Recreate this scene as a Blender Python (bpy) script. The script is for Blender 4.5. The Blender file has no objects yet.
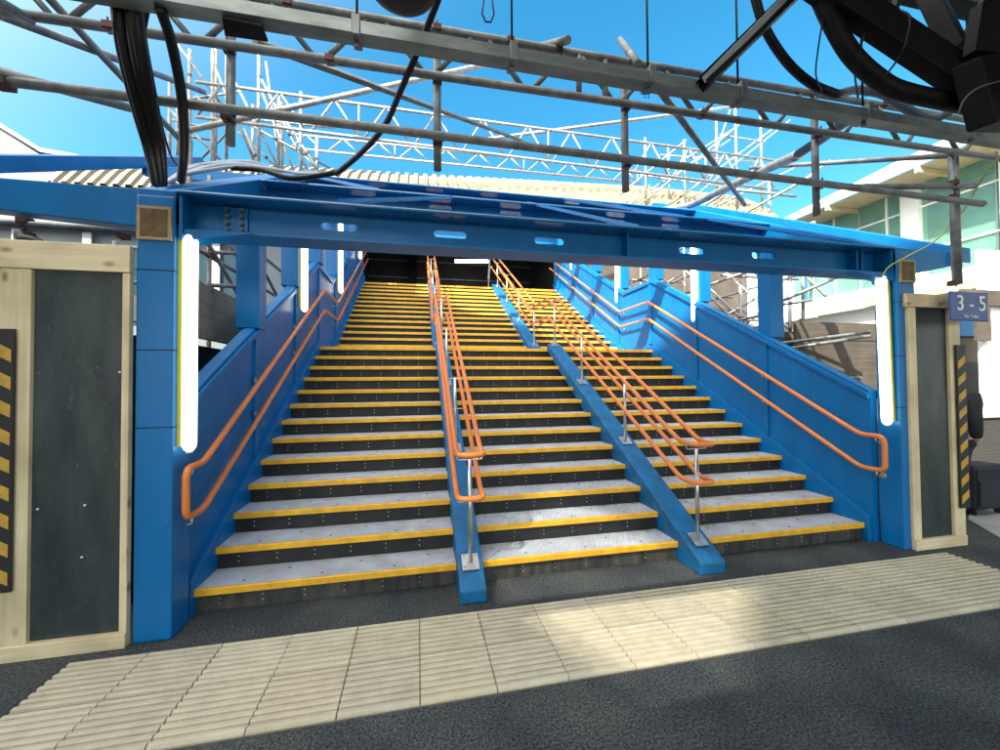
import bpy, math, random
from mathutils import Vector, Matrix
random.seed(7)
scene = bpy.context.scene
COL = scene.collection

# ------------------------------------------------------------------ camera
F_PX, YAW, PIT, ROL, EYE = 395.72, math.radians(11.686), math.radians(1.16), math.radians(-0.475), 1.632
FW = Vector((math.sin(YAW)*math.cos(PIT), math.cos(YAW)*math.cos(PIT), math.sin(PIT)))
R0 = Vector((math.cos(YAW), -math.sin(YAW), 0)); U0 = R0.cross(FW)
RT = R0*math.cos(ROL) + U0*math.sin(ROL); UP = U0*math.cos(ROL) - R0*math.sin(ROL)
CAM = Vector((0, 0, EYE))
cd = bpy.data.cameras.new('camera'); cam = bpy.data.objects.new('camera', cd); COL.objects.link(cam)
cam.matrix_world = Matrix(((RT.x, UP.x, -FW.x, 0), (RT.y, UP.y, -FW.y, 0), (RT.z, UP.z, -FW.z, EYE), (0, 0, 0, 1)))
cd.sensor_width = 36; cd.lens = 36*F_PX/1000; cd.clip_start = 0.05; cd.clip_end = 2000
scene.camera = cam

def at(u, v, X=None, Y=None, Z=None):
    """point of the place seen at photo pixel (u, v) on the plane X / Y / Z = value"""
    d = FW + RT*((u-500)/F_PX) + UP*((375-v)/F_PX)
    if Y is not None: s = Y/d.y
    elif X is not None: s = X/d.x
    else: s = (Z-EYE)/d.z
    return CAM + d*s

# ------------------------------------------------------------------ materials
def mat(name, col, rough=0.5, metal=0.0, noise=0.0, nscale=6.0, bump=0.0, bscale=40.0, col2=None, spec=0.5, coat=0.0, streak=None, scuff=None):
    m = bpy.data.materials.new(name); m.use_nodes = True
    nt = m.node_tree; N = nt.nodes; L = nt.links
    b = N['Principled BSDF']
    b.inputs['Roughness'].default_value = rough; b.inputs['Metallic'].default_value = metal
    b.inputs['Specular IOR Level'].default_value = spec
    if coat: b.inputs['Coat Weight'].default_value = coat; b.inputs['Coat Roughness'].default_value = 0.15
    tc = N.new('ShaderNodeTexCoord')
    b.inputs['Base Color'].default_value = (*col, 1)
    if noise or col2:
        mp = N.new('ShaderNodeMapping'); L.new(tc.outputs['Object'], mp.inputs['Vector'])
        if streak: mp.inputs['Scale'].default_value = streak
        nz = N.new('ShaderNodeTexNoise'); nz.inputs['Scale'].default_value = nscale; nz.inputs['Detail'].default_value = 8
        nz.inputs['Roughness'].default_value = 0.62
        L.new(mp.outputs['Vector'], nz.inputs['Vector'])
        rp = N.new('ShaderNodeValToRGB'); rp.color_ramp.elements[0].position = 0.35; rp.color_ramp.elements[1].position = 0.68
        c2 = col2 or tuple(c*(1-noise) for c in col)
        rp.color_ramp.elements[0].color = (*c2, 1); rp.color_ramp.elements[1].color = (*col, 1)
        L.new(nz.outputs['Fac'], rp.inputs['Fac']); L.new(rp.outputs['Color'], b.inputs['Base Color'])
        if scuff:
            m2 = N.new('ShaderNodeMapping'); L.new(tc.outputs['Object'], m2.inputs['Vector']); m2.inputs['Rotation'].default_value = (.5, .3, .2); m2.inputs['Scale'].default_value = (1, 1, .45)
            sn = N.new('ShaderNodeTexNoise'); sn.inputs['Scale'].default_value = 21; sn.inputs['Detail'].default_value = 10; sn.inputs['Roughness'].default_value = .78; sn.inputs['Distortion'].default_value = .6
            L.new(m2.outputs['Vector'], sn.inputs['Vector'])
            sr = N.new('ShaderNodeValToRGB'); sr.color_ramp.elements[0].position = .60; sr.color_ramp.elements[1].position = .69
            sr.color_ramp.elements[0].color = (0, 0, 0, 1); sr.color_ramp.elements[1].color = (.8, .8, .8, 1); L.new(sn.outputs['Fac'], sr.inputs['Fac'])
            sx = N.new('ShaderNodeMixRGB'); sx.inputs['Color2'].default_value = (*scuff, 1)
            L.new(sr.outputs['Color'], sx.inputs['Fac']); L.new(rp.outputs['Color'], sx.inputs['Color1']); L.new(sx.outputs['Color'], b.inputs['Base Color'])
        mr = N.new('ShaderNodeMapRange'); mr.inputs['To Min'].default_value = min(1, rough+0.14); mr.inputs['To Max'].default_value = max(0.05, rough-0.06)
        L.new(nz.outputs['Fac'], mr.inputs['Value']); L.new(mr.outputs['Result'], b.inputs['Roughness'])
    if bump:
        n2 = N.new('ShaderNodeTexNoise'); n2.inputs['Scale'].default_value = bscale; n2.inputs['Detail'].default_value = 4
        L.new(tc.outputs['Object'], n2.inputs['Vector'])
        bp = N.new('ShaderNodeBump'); bp.inputs['Strength'].default_value = bump; bp.inputs['Distance'].default_value = 0.01
        L.new(n2.outputs['Fac'], bp.inputs['Height']); L.new(bp.outputs['Normal'], b.inputs['Normal'])
    return m

def emit(name, col, s):
    m = bpy.data.materials.new(name); m.use_nodes = True
    b = m.node_tree.nodes['Principled BSDF']
    b.inputs['Base Color'].default_value = (0.8, 0.8, 0.8, 1)
    b.inputs['Emission Color'].default_value = (*col, 1); b.inputs['Emission Strength'].default_value = s
    return m

M = {}
M['blue'] = mat('blue paint', (0.001, 0.150, 0.42), 0.34, spec=.35, scuff=(.10, .22, .34), noise=0.22, nscale=2.2, bump=0.04, bscale=60, streak=(1.6, 1.6, .35))
M['blue_dirty'] = mat('worn blue paint', (0.004, 0.15, 0.38), 0.42, spec=.35, scuff=(.18, .25, .3), col2=(0.012, 0.09, 0.20), nscale=7, bump=0.08, bscale=90)
M['blue_gloss'] = mat('glossy blue flange', (0.003, 0.15, 0.40), 0.22, noise=.15, nscale=4, scuff=(.25, .33, .42), coat=.5)
M['yellow'] = mat('yellow nosing', (0.84, 0.45, 0.015), 0.5, scuff=(.22, .15, .07), col2=(0.62, 0.31, 0.015), nscale=11, bump=0.1, bscale=150)
M['tread'] = None
M['riser'] = mat('dark riser', (0.009, 0.0105, 0.013), 0.55, spec=.3, col2=(0.026, 0.026, 0.025), nscale=5, bump=0.12, bscale=60, streak=(1, 1, 0.6))
M['riser_dirty'] = mat('grimy lowest riser', (0.075, 0.07, 0.058), 0.7, col2=(0.016, 0.017, 0.016), nscale=4.5, bump=.2, bscale=50, streak=(2.4, 1, .6))
M['rivet'] = mat('rivet heads', (0.55, 0.55, 0.52), 0.4, 0.7)
M['orange'] = mat('orange nylon rail', (0.76, 0.215, 0.04), 0.38, noise=0.12, nscale=9, coat=0.2)
M['steel'] = mat('stainless steel', (0.62, 0.62, 0.60), 0.28, 1.0, noise=0.1, nscale=30)
M['galv'] = mat('galvanised tube', (0.27, 0.285, 0.29), 0.46, 0.45, col2=(0.14, 0.142, 0.14), nscale=9, bump=0.12, bscale=120)
M['galv_light'] = mat('weathered pale tube', (0.40, 0.395, 0.38), 0.5, 0.3, col2=(0.22, 0.21, 0.19), nscale=8)
M['coupler'] = mat('rusty coupler', (0.075, 0.066, 0.06), 0.6, 0.5, col2=(0.15, 0.042, 0.026), nscale=22, bump=0.2)
M['channel'] = mat('galvanised channel', (0.27, 0.31, 0.30), 0.42, 0.4, col2=(0.15, 0.18, 0.175), nscale=7, streak=(.6, 2, 2))
M['black'] = mat('black cable', (0.006, 0.006, 0.007), 0.42, spec=.35, noise=0.3, nscale=30)
M['soot'] = mat('dark painted iron', (0.003, 0.0033, 0.0042), 0.5, spec=.18, col2=(0.008, 0.008, 0.0085), nscale=14, bump=0.15, bscale=70)
M['greyhose'] = mat('blue grey hose', (0.10, 0.13, 0.19), 0.45, noise=0.2, nscale=20)
M['greycable'] = mat('grey cable', (0.36, 0.40, 0.46), 0.45, noise=0.15, nscale=20)
M['yellowcable'] = mat('yellow green cable', (0.42, 0.44, 0.05), 0.45, noise=0.15, nscale=30)
M['panel'] = mat('dark ply panel', (0.042, 0.058, 0.060), 0.36, scuff=(.13, .16, .16), col2=(0.014, 0.022, 0.026), nscale=3.2, bump=0.06, bscale=40, streak=(2.2, 2.2, .55))
M['white'] = mat('white cladding', (0.80, 0.80, 0.78), 0.6, noise=0.08, nscale=2)
M['greyclad'] = mat('grey cladding', (0.40, 0.42, 0.45), 0.55, noise=0.15, nscale=1.2)
M['officewall'] = mat('office wall', (0.15, 0.17, 0.19), 0.6, noise=0.15, nscale=1.2)
M['darkglass'] = mat('dark window glass', (0.03, 0.06, 0.08), 0.12, noise=0.4, nscale=.9)
M['paleclad'] = mat('pale roof cladding', (0.085, 0.092, 0.115), 0.5, noise=0.1, nscale=.7)
M['bluesheet'] = mat('blue cabin cladding', (0.05, 0.20, 0.46), 0.5, noise=0.2, nscale=3)
M['darkclad'] = mat('dark corrugated cladding', (0.030, 0.029, 0.027), 0.6, noise=0.4, nscale=3)
M['darkfloor'] = mat('concourse floor', (0.06, 0.06, 0.06), 0.7, noise=0.2)
M['soffit'] = mat('beige soffit', (0.42, 0.37, 0.25), 0.6, noise=0.2, nscale=3)
M['roofsheet'] = mat('buff roof sheet', (0.235, 0.20, 0.13), 0.6, col2=(0.17, 0.145, 0.10), nscale=1.1, bump=0.05)
M['concrete'] = mat('pale concrete', (0.36, 0.36, 0.34), 0.8, col2=(0.28, 0.28, 0.27), nscale=4, bump=0.2, bscale=90)
M['signblue'] = mat('sign blue', (0.045, 0.085, 0.28), 0.4, noise=0.1, nscale=10)
M['signwhite'] = mat('sign lettering', (0.78, 0.82, 0.84), 0.5)
M['navy'] = mat('navy fabric', (0.006, 0.009, 0.022), 0.7, noise=0.3, nscale=60, bump=0.2, bscale=300)
M['darkcloth'] = mat('dark jacket', (0.014, 0.016, 0.022), 0.8, noise=0.3, nscale=20, bump=0.2, bscale=100)
M['trouser'] = mat('dark trousers', (0.02, 0.022, 0.03), 0.85, noise=0.3, nscale=20)
M['skin'] = mat('skin', (0.42, 0.24, 0.17), 0.5, noise=0.1, nscale=20)
M['hair'] = mat('hair', (0.02, 0.014, 0.01), 0.6, noise=0.3, nscale=60)
M['rubber'] = mat('black rubber', (0.02, 0.02, 0.02), 0.7)
M['hazblack'] = mat('hazard black', (0.018, 0.018, 0.018), 0.5, noise=0.3, nscale=20)
M['hazyellow'] = mat('hazard yellow', (0.62, 0.36, 0.03), 0.5, col2=(0.42, 0.25, 0.04), nscale=20)
M['patch'] = mat('rusty square plate', (0.16, 0.085, 0.018), 0.6, col2=(0.06, 0.032, 0.012), nscale=16, bump=0.3, bscale=40)
M['tape'] = mat('silver brown tape', (0.36, 0.27, 0.15), 0.5, 0.2, noise=0.3, nscale=20)
M['bolt'] = mat('bolt heads', (0.16, 0.17, 0.17), 0.5, 0.6, noise=0.3, nscale=40)
M['deck'] = mat('shading deck', (0.10, 0.10, 0.095), 0.6, noise=.2)
M['mortar'] = mat('jointing mortar', (0.14, 0.125, 0.10), 0.9, noise=.3, nscale=20)
M['brownclad'] = mat('brown weathered cladding', (0.13, 0.10, 0.08), 0.7, col2=(0.05, 0.042, 0.038), nscale=.8)
M['buffcable'] = mat('buff cable', (0.16, 0.15, 0.08), 0.5, noise=.2)
M['lamp'] = emit('lit tube', (1.0, 0.95, 0.80), 1.3)
M['lampyel'] = mat('yellow lamp edge', (0.55, 0.50, 0.05), 0.5, noise=0.1)
M['lampfar'] = emit('lit ceiling strip', (1.0, 0.97, 0.9), 2.5)
M['sheet'] = mat('shade screen sheeting', (0.55, 0.56, 0.56), 0.7, noise=0.15, nscale=1)
M['glassroom'] = mat('room beyond the glass', (0.50, 0.72, 0.66), 0.7, col2=(0.10, 0.26, 0.25), nscale=.7)

def build_tread():
    m = mat('ribbed galvanised tread', (0.56, 0.61, 0.69), 0.5, 0.0, scuff=(.22, .22, .22), col2=(0.40, 0.43, 0.47), nscale=5, streak=(1, 1, 1))
    nt = m.node_tree; N = nt.nodes; L = nt.links; b = N['Principled BSDF']
    tc = N.new('ShaderNodeTexCoord'); mp = N.new('ShaderNodeMapping'); L.new(tc.outputs['Object'], mp.inputs['Vector'])
    mp.inputs['Rotation'].default_value = (0, 0, 0.5)
    w = N.new('ShaderNodeTexWave'); w.bands_direction = 'X'; w.inputs['Scale'].default_value = 13; w.inputs['Distortion'].default_value = .4
    w.inputs['Detail'].default_value = 1
    L.new(mp.outputs['Vector'], w.inputs['Vector'])
    bp = N.new('ShaderNodeBump'); bp.inputs['Strength'].default_value = 0.9; bp.inputs['Distance'].default_value = 0.006
    L.new(w.outputs['Fac'], bp.inputs['Height']); L.new(bp.outputs['Normal'], b.inputs['Normal'])
    return m
M['tread'] = build_tread()

def build_timber(name, c1, c2, axis):
    m = bpy.data.materials.new(name); m.use_nodes = True
    nt = m.node_tree; N = nt.nodes; L = nt.links; b = N['Principled BSDF']; b.inputs['Roughness'].default_value = 0.75
    tc = N.new('ShaderNodeTexCoord'); mp = N.new('ShaderNodeMapping'); L.new(tc.outputs['Object'], mp.inputs['Vector'])
    s = [34, 34, 34]; s[axis] = 1.6; mp.inputs['Scale'].default_value = s
    g = N.new('ShaderNodeTexNoise'); g.inputs['Scale'].default_value = 1; g.inputs['Detail'].default_value = 6; g.inputs['Distortion'].default_value = .5
    L.new(mp.outputs['Vector'], g.inputs['Vector'])
    r = N.new('ShaderNodeValToRGB'); r.color_ramp.elements[0].position = .3; r.color_ramp.elements[1].position = .7
    r.color_ramp.elements[0].color = (*c2, 1); r.color_ramp.elements[1].color = (*c1, 1)
    L.new(g.outputs['Fac'], r.inputs['Fac'])
    k = N.new('ShaderNodeTexVoronoi'); k.inputs['Scale'].default_value = 1
    mk = N.new('ShaderNodeMapping'); L.new(tc.outputs['Object'], mk.inputs['Vector'])
    s2 = [7.0, 7.0, 7.0]; s2[axis] = 3.6; mk.inputs['Scale'].default_value = s2; mk.inputs['Location'].default_value = (.37, .2, .61)
    L.new(mk.outputs['Vector'], k.inputs['Vector'])
    kr = N.new('ShaderNodeValToRGB'); kr.color_ramp.elements[0].position = .05; kr.color_ramp.elements[1].position = .17
    kr.color_ramp.elements[0].color = (.42, .34, .26, 1); kr.color_ramp.elements[1].color = (1, 1, 1, 1)
    L.new(k.outputs['Distance'], kr.inputs['Fac'])
    n3 = N.new('ShaderNodeTexNoise'); n3.inputs['Scale'].default_value = 3; n3.inputs['Detail'].default_value = 5
    L.new(tc.outputs['Object'], n3.inputs['Vector'])
    r3 = N.new('ShaderNodeValToRGB'); r3.color_ramp.elements[0].position = .3; r3.color_ramp.elements[1].position = .6
    r3.color_ramp.elements[0].color = (.72, .70, .66, 1); r3.color_ramp.elements[1].color = (1, 1, 1, 1)
    L.new(n3.outputs['Fac'], r3.inputs['Fac'])
    x = N.new('ShaderNodeMixRGB'); x.blend_type = 'MULTIPLY'; x.inputs['Fac'].default_value = 1
    L.new(r.outputs['Color'], x.inputs['Color1']); L.new(kr.outputs['Color'], x.inputs['Color2'])
    y = N.new('ShaderNodeMixRGB'); y.blend_type = 'MULTIPLY'; y.inputs['Fac'].default_value = 1
    L.new(x.outputs['Color'], y.inputs['Color1']); L.new(r3.outputs['Color'], y.inputs['Color2'])
    L.new(y.outputs['Color'], b.inputs['Base Color'])
    bp = N.new('ShaderNodeBump'); bp.inputs['Strength'].default_value = .25; bp.inputs['Distance'].default_value = .004
    L.new(g.outputs['Fac'], bp.inputs['Height']); L.new(bp.outputs['Normal'], b.inputs['Normal'])
    return m
TC1, TC2 = (0.76, 0.645, 0.43), (0.63, 0.51, 0.32)
M['timber_v'] = build_timber('sawn timber upright', TC1, TC2, 2)
M['timber_h'] = build_timber('sawn timber rail', TC1, TC2, 0)
M['board'] = build_timber('weathered scaffold board', (0.085, 0.070, 0.055), (0.045, 0.038, 0.031), 0)
M['board_y'] = build_timber('grey weathered board', (0.34, 0.28, 0.21), (0.22, 0.18, 0.14), 1)

def build_asphalt():
    m = bpy.data.materials.new('asphalt'); m.use_nodes = True
    nt = m.node_tree; N = nt.nodes; L = nt.links; b = N['Principled BSDF']; b.inputs['Roughness'].default_value = .9; b.inputs['Specular IOR Level'].default_value = .2
    tc = N.new('ShaderNodeTexCoord')
    v = N.new('ShaderNodeTexVoronoi'); v.inputs['Scale'].default_value = 85; L.new(tc.outputs['Object'], v.inputs['Vector'])
    n = N.new('ShaderNodeTexNoise'); n.inputs['Scale'].default_value = 75; n.inputs['Detail'].default_value = 6; n.inputs['Roughness'].default_value = .75; L.new(tc.outputs['Object'], n.inputs['Vector'])
    r = N.new('ShaderNodeValToRGB'); r.color_ramp.elements[0].position = .40; r.color_ramp.elements[1].position = .66
    r.color_ramp.elements[0].color = (.017, .021, .024, 1); r.color_ramp.elements[1].color = (.155, .172, .182, 1)
    L.new(n.outputs['Fac'], r.inputs['Fac'])
    n2 = N.new('ShaderNodeTexNoise'); n2.inputs['Scale'].default_value = 1.7; n2.inputs['Detail'].default_value = 7; L.new(tc.outputs['Object'], n2.inputs['Vector'])
    r2 = N.new('ShaderNodeValToRGB'); r2.color_ramp.elements[0].position = .35; r2.color_ramp.elements[1].position = .7
    r2.color_ramp.elements[0].color = (.55, .57, .6, 1); r2.color_ramp.elements[1].color = (1.15, 1.12, 1.0, 1)
    L.new(n2.outputs['Fac'], r2.inputs['Fac'])
    x = N.new('ShaderNodeMixRGB'); x.blend_type = 'MULTIPLY'; x.inputs['Fac'].default_value = 1
    L.new(r.outputs['Color'], x.inputs['Color1']); L.new(r2.outputs['Color'], x.inputs['Color2']); L.new(x.outputs['Color'], b.inputs['Base Color'])
    bp = N.new('ShaderNodeBump'); bp.inputs['Strength'].default_value = .8; bp.inputs['Distance'].default_value = .006
    L.new(v.outputs['Distance'], bp.inputs['Height']); L.new(bp.outputs['Normal'], b.inputs['Normal'])
    return m
M['asphalt'] = build_asphalt()

def build_paving():
    m = bpy.data.materials.new('tactile concrete'); m.use_nodes = True
    nt = m.node_tree; N = nt.nodes; L = nt.links; b = N['Principled BSDF']; b.inputs['Roughness'].default_value = .85
    tc = N.new('ShaderNodeTexCoord')
    at_ = N.new('ShaderNodeAttribute'); at_.attribute_name = 'tint'
    n = N.new('ShaderNodeTexNoise'); n.inputs['Scale'].default_value = 9; n.inputs['Detail'].default_value = 8; n.inputs['Roughness'].default_value = .7
    L.new(tc.outputs['Object'], n.inputs['Vector'])
    r = N.new('ShaderNodeValToRGB'); r.color_ramp.elements[0].position = .33; r.color_ramp.elements[1].position = .62
    r.color_ramp.elements[0].color = (.43, .39, .29, 1); r.color_ramp.elements[1].color = (.53, .48, .36, 1)
    L.new(n.outputs['Fac'], r.inputs['Fac'])
    sp = N.new('ShaderNodeTexVoronoi'); sp.inputs['Scale'].default_value = 22; L.new(tc.outputs['Object'], sp.inputs['Vector'])
    sr = N.new('ShaderNodeValToRGB'); sr.color_ramp.elements[0].position = .03; sr.color_ramp.elements[1].position = .09
    sr.color_ramp.elements[0].color = (.55, .52, .48, 1); sr.color_ramp.elements[1].color = (1, 1, 1, 1)
    L.new(sp.outputs['Distance'], sr.inputs['Fac'])
    x = N.new('ShaderNodeMixRGB'); x.blend_type = 'MULTIPLY'; x.inputs['Fac'].default_value = 1
    L.new(r.outputs['Color'], x.inputs['Color1']); L.new(at_.outputs['Color'], x.inputs['Color2'])
    y = N.new('ShaderNodeMixRGB'); y.blend_type = 'MULTIPLY'; y.inputs['Fac'].default_value = 1
    L.new(x.outputs['Color'], y.inputs['Color1']); L.new(sr.outputs['Color'], y.inputs['Color2'])
    L.new(y.outputs['Color'], b.inputs['Base Color'])
    n2 = N.new('ShaderNodeTexNoise'); n2.inputs['Scale'].default_value = 120; L.new(tc.outputs['Object'], n2.inputs['Vector'])
    bp = N.new('ShaderNodeBump'); bp.inputs['Strength'].default_value = .3; bp.inputs['Distance'].default_value = .003
    L.new(n2.outputs['Fac'], bp.inputs['Height']); L.new(bp.outputs['Normal'], b.inputs['Normal'])
    return m
M['paving'] = build_paving()

def build_brick():
    m = bpy.data.materials.new('dark brickwork'); m.use_nodes = True
    nt = m.node_tree; N = nt.nodes; L = nt.links; b = N['Principled BSDF']; b.inputs['Roughness'].default_value = .85
    tc = N.new('ShaderNodeTexCoord'); mp = N.new('ShaderNodeMapping'); L.new(tc.outputs['Object'], mp.inputs['Vector'])
    mp.inputs['Rotation'].default_value = (math.pi/2, 0, 0)
    br = N.new('ShaderNodeTexBrick'); br.inputs['Scale'].default_value = 4.4
    br.inputs['Color1'].default_value = (.03, .026, .024, 1); br.inputs['Color2'].default_value = (.02, .018, .018, 1); br.inputs['Mortar'].default_value = (.045, .042, .04, 1)
    L.new(mp.outputs['Vector'], br.inputs['Vector']); L.new(br.outputs['Color'], b.inputs['Base Color'])
    return m
M['brick'] = build_brick()

def build_glass():
    m = bpy.data.materials.new('green glass'); m.use_nodes = True
    b = m.node_tree.nodes['Principled BSDF']
    b.inputs['Base Color'].default_value = (0.55, 0.90, 0.82, 1); b.inputs['Roughness'].default_value = .06
    b.inputs['Transmission Weight'].default_value = .85; b.inputs['IOR'].default_value = 1.3
    return m
M['glass'] = build_glass()

# ------------------------------------------------------------------ mesh helpers
class MB:
    def __init__(s): s.v = []; s.f = []; s.sm = []; s.mi = []; s.cur = 0
    def add(s, vs, fs, smooth=False):
        o = len(s.v); s.v += [tuple(p) for p in vs]
        for i, f in enumerate(fs):
            s.f.append([k+o for k in f]); s.sm.append(smooth if isinstance(smooth, bool) else smooth[i]); s.mi.append(s.cur)
        return s
    def box(s, x0, x1, y0, y1, z0, z1):
        x0, x1 = sorted((x0, x1)); y0, y1 = sorted((y0, y1)); z0, z1 = sorted((z0, z1))
        vs = [(x0,y0,z0),(x1,y0,z0),(x1,y1,z0),(x0,y1,z0),(x0,y0,z1),(x1,y0,z1),(x1,y1,z1),(x0,y1,z1)]
        return s.add(vs, [(0,3,2,1),(4,5,6,7),(0,1,5,4),(1,2,6,5),(2,3,7,6),(3,0,4,7)])
    def beam(s, p0, p1, w, h, up=(0, 0, 1)):
        """bar from p0 to p1, w wide across, h tall along up"""
        p0, p1, up = Vector(p0), Vector(p1), Vector(up)
        d = (p1-p0).normalized(); side = d.cross(up).normalized(); u = side.cross(d)
        vs = []
        for p in (p0, p1):
            for a, c in ((-1,-1),(1,-1),(1,1),(-1,1)): vs.append(p + side*(a*w/2) + u*(c*h/2))
        return s.add(vs, [(0,1,2,3),(7,6,5,4),(0,4,5,1),(1,5,6,2),(2,6,7,3),(3,7,4,0)])
    def path(s, pts, r, n=10, closed=False):
        pts = [Vector(p) for p in pts]; m = len(pts)
        rs = r if isinstance(r, (list, tuple)) else [r]*m
        tans = []
        for i in range(m):
            a = pts[i-1] if (i > 0 or closed) else pts[i]; b = pts[(i+1) % m] if (i < m-1 or closed) else pts[i]
            tans.append((b-a).normalized())
        t0 = tans[0]; ref = Vector((0,0,1)) if abs(t0.z) < .9 else Vector((1,0,0))
        u = t0.cross(ref).normalized(); vs = []
        for i in range(m):
            t = tans[i]; u = (u - t*u.dot(t)).normalized(); w = t.cross(u)
            for k in range(n):
                a = 2*math.pi*k/n; vs.append(pts[i] + (u*math.cos(a) + w*math.sin(a))*rs[i])
        fs = []
        for i in range(m if closed else m-1):
            j = (i+1) % m
            for k in range(n): fs.append((i*n+k, i*n+(k+1) % n, j*n+(k+1) % n, j*n+k))
        sm = [True]*len(fs)
        if not closed: fs += [tuple(range(n))[::-1], tuple((m-1)*n+k for k in range(n))]; sm += [False, False]
        return s.add(vs, fs, sm)
    def tube(s, a, b, r, n=10): return s.path([a, b], r, n)
    def prism(s, poly, x0, x1):
        """polygon in Y, Z extruded along X"""
        n = len(poly); vs = [(x0, y, z) for y, z in poly] + [(x1, y, z) for y, z in poly]
        area = sum(poly[i][0]*poly[(i+1) % n][1]-poly[(i+1) % n][0]*poly[i][1] for i in range(n))
        fs = [tuple(range(n))[::-1], tuple(range(n, 2*n))] + [(i, (i+1) % n, n+(i+1) % n, n+i) for i in range(n)]
        if area < 0: fs = [f[::-1] for f in fs]
        return s.add(vs, fs)
    def extr(s, poly, d):
        """any planar 3-D polygon pushed along d"""
        n = len(poly); d = Vector(d); vs = [Vector(p) for p in poly]; vs += [p+d for p in vs]
        nn = (vs[1]-vs[0]).cross(vs[2]-vs[1])
        fs = [tuple(range(n)), tuple(range(n, 2*n))[::-1]] + [((i+1) % n, i, n+i, n+(i+1) % n) for i in range(n)]
        if nn.dot(d) > 0: fs = [f[::-1] for f in fs]
        return s.add(vs, fs)
    def lathe(s, c, prof, n=28):
        c = Vector(c); vs = []; m = len(prof)
        for r, z in prof:
            for k in range(n): a = 2*math.pi*k/n; vs.append(c + Vector((r*math.cos(a), r*math.sin(a), z)))
        fs = [(i*n+k, i*n+(k+1) % n, (i+1)*n+(k+1) % n, (i+1)*n+k) for i in range(m-1) for k in range(n)]
        sm = [True]*len(fs) + [False, False]
        fs += [tuple(range(n))[::-1], tuple((m-1)*n+k for k in range(n))]
        return s.add(vs, fs, sm)

def fillet(pts, rad, n=5):
    pts = [Vector(p) for p in pts]; out = [pts[0]]
    for i in range(1, len(pts)-1):
        a, b, c = pts[i-1], pts[i], pts[i+1]
        r = min(rad, (a-b).length*.49, (c-b).length*.49)
        p, q = b+(a-b).normalized()*r, b+(c-b).normalized()*r
        for k in range(n+1):
            t = k/n; out.append(p*(1-t)**2 + b*2*t*(1-t) + q*t*t)
    out.append(pts[-1]); return out

def curve(pts, n=8):
    """smooth line through the points"""
    P = [Vector(p) for p in pts]; P = [P[0]*2-P[1]] + P + [P[-1]*2-P[-2]]; out = []
    for i in range(1, len(P)-2):
        a, b, c, d = P[i-1:i+3]
        for k in range(n):
            t = k/n
            out.append((b*2 + (c-a)*t + (a*2-b*5+c*4-d)*t*t + (b*3-a-c*3+d)*t**3)*.5)
    out.append(P[-2]); return out

def thing(name, label, cat, loc=(0, 0, 0), group=None, kind=None):
    o = bpy.data.objects.new(name, None); COL.objects.link(o); o.location = loc; o.empty_display_size = .1
    tag(o, label, cat, group, kind); return o
def tag(o, label=None, cat=None, group=None, kind=None):
    if label: o['label'] = label
    if cat: o['category'] = cat
    if group: o['group'] = group
    if kind: o['kind'] = kind
    return o
def wloc(o):
    p = Vector(o.location); q = o.parent
    while q: p += Vector(q.location); q = q.parent
    return p
def obj(name, mb, material, parent=None, bevel=0.0, label=None):
    me = bpy.data.meshes.new(name); me.from_pydata(mb.v, [], mb.f); me.validate()
    me.polygons.foreach_set('use_smooth', mb.sm[:len(me.polygons)])
    ms = material if isinstance(material, (list, tuple)) else [material]
    for k in ms: me.materials.append(M[k] if isinstance(k, str) else k)
    if len(ms) > 1: me.polygons.foreach_set('material_index', mb.mi)
    o = bpy.data.objects.new(name, me); COL.objects.link(o)
    if parent: o.parent = parent; o.location = -wloc(parent)
    if bevel:
        b = o.modifiers.new('bevel', 'BEVEL'); b.width = bevel; b.segments = 2; b.limit_method = 'ANGLE'; b.angle_limit = math.radians(50)
        b.harden_normals = False
    if label: o['label'] = label
    return o
def text_mesh(body, size, align='CENTER', ext=0.002):
    c = bpy.data.curves.new('lettering', 'FONT'); c.body = body; c.size = size; c.align_x = align; c.align_y = 'CENTER'; c.extrude = ext
    t = bpy.data.objects.new('lettering', c); COL.objects.link(t); bpy.context.view_layer.update()
    me = bpy.data.meshes.new_from_object(t); bpy.data.objects.remove(t); return me

# ------------------------------------------------------------------ stair numbers
RISE, GO, Y1 = 0.1729, 0.3063, 3.231
SL = RISE/GO
Y13 = Y1+12*GO; Y14 = 8.30; YTOP = Y14+13*GO; ZTOP = 27*RISE
XL, XR = -1.58, 4.46
NOS = [(Y1+k*GO, (k+1)*RISE) for k in range(13)] + [(Y14+k*GO, (14+k)*RISE) for k in range(14)]
def nl1(y): return RISE+(y-Y1)*SL
def nl2(y): return 14*RISE+(y-Y14)*SL
YK1, YK2 = 6.92, 8.02                                 # handrail kinks at the landing
LEVEL = nl1(YK1)
def off(y):
    """height of the sloping line that walls and rails follow"""
    if y < YK1: return nl1(y)
    if y < YK2: return LEVEL
    return LEVEL+(y-YK2)*SL

# ------------------------------------------------------------------ setting: ground
g = MB(); g.add([(-300, -300, 0), (300, -300, 0), (300, 300, 0), (-300, 300, 0)], [(0, 1, 2, 3)])
tag(obj('ground', g, 'asphalt'), kind='structure')

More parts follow.
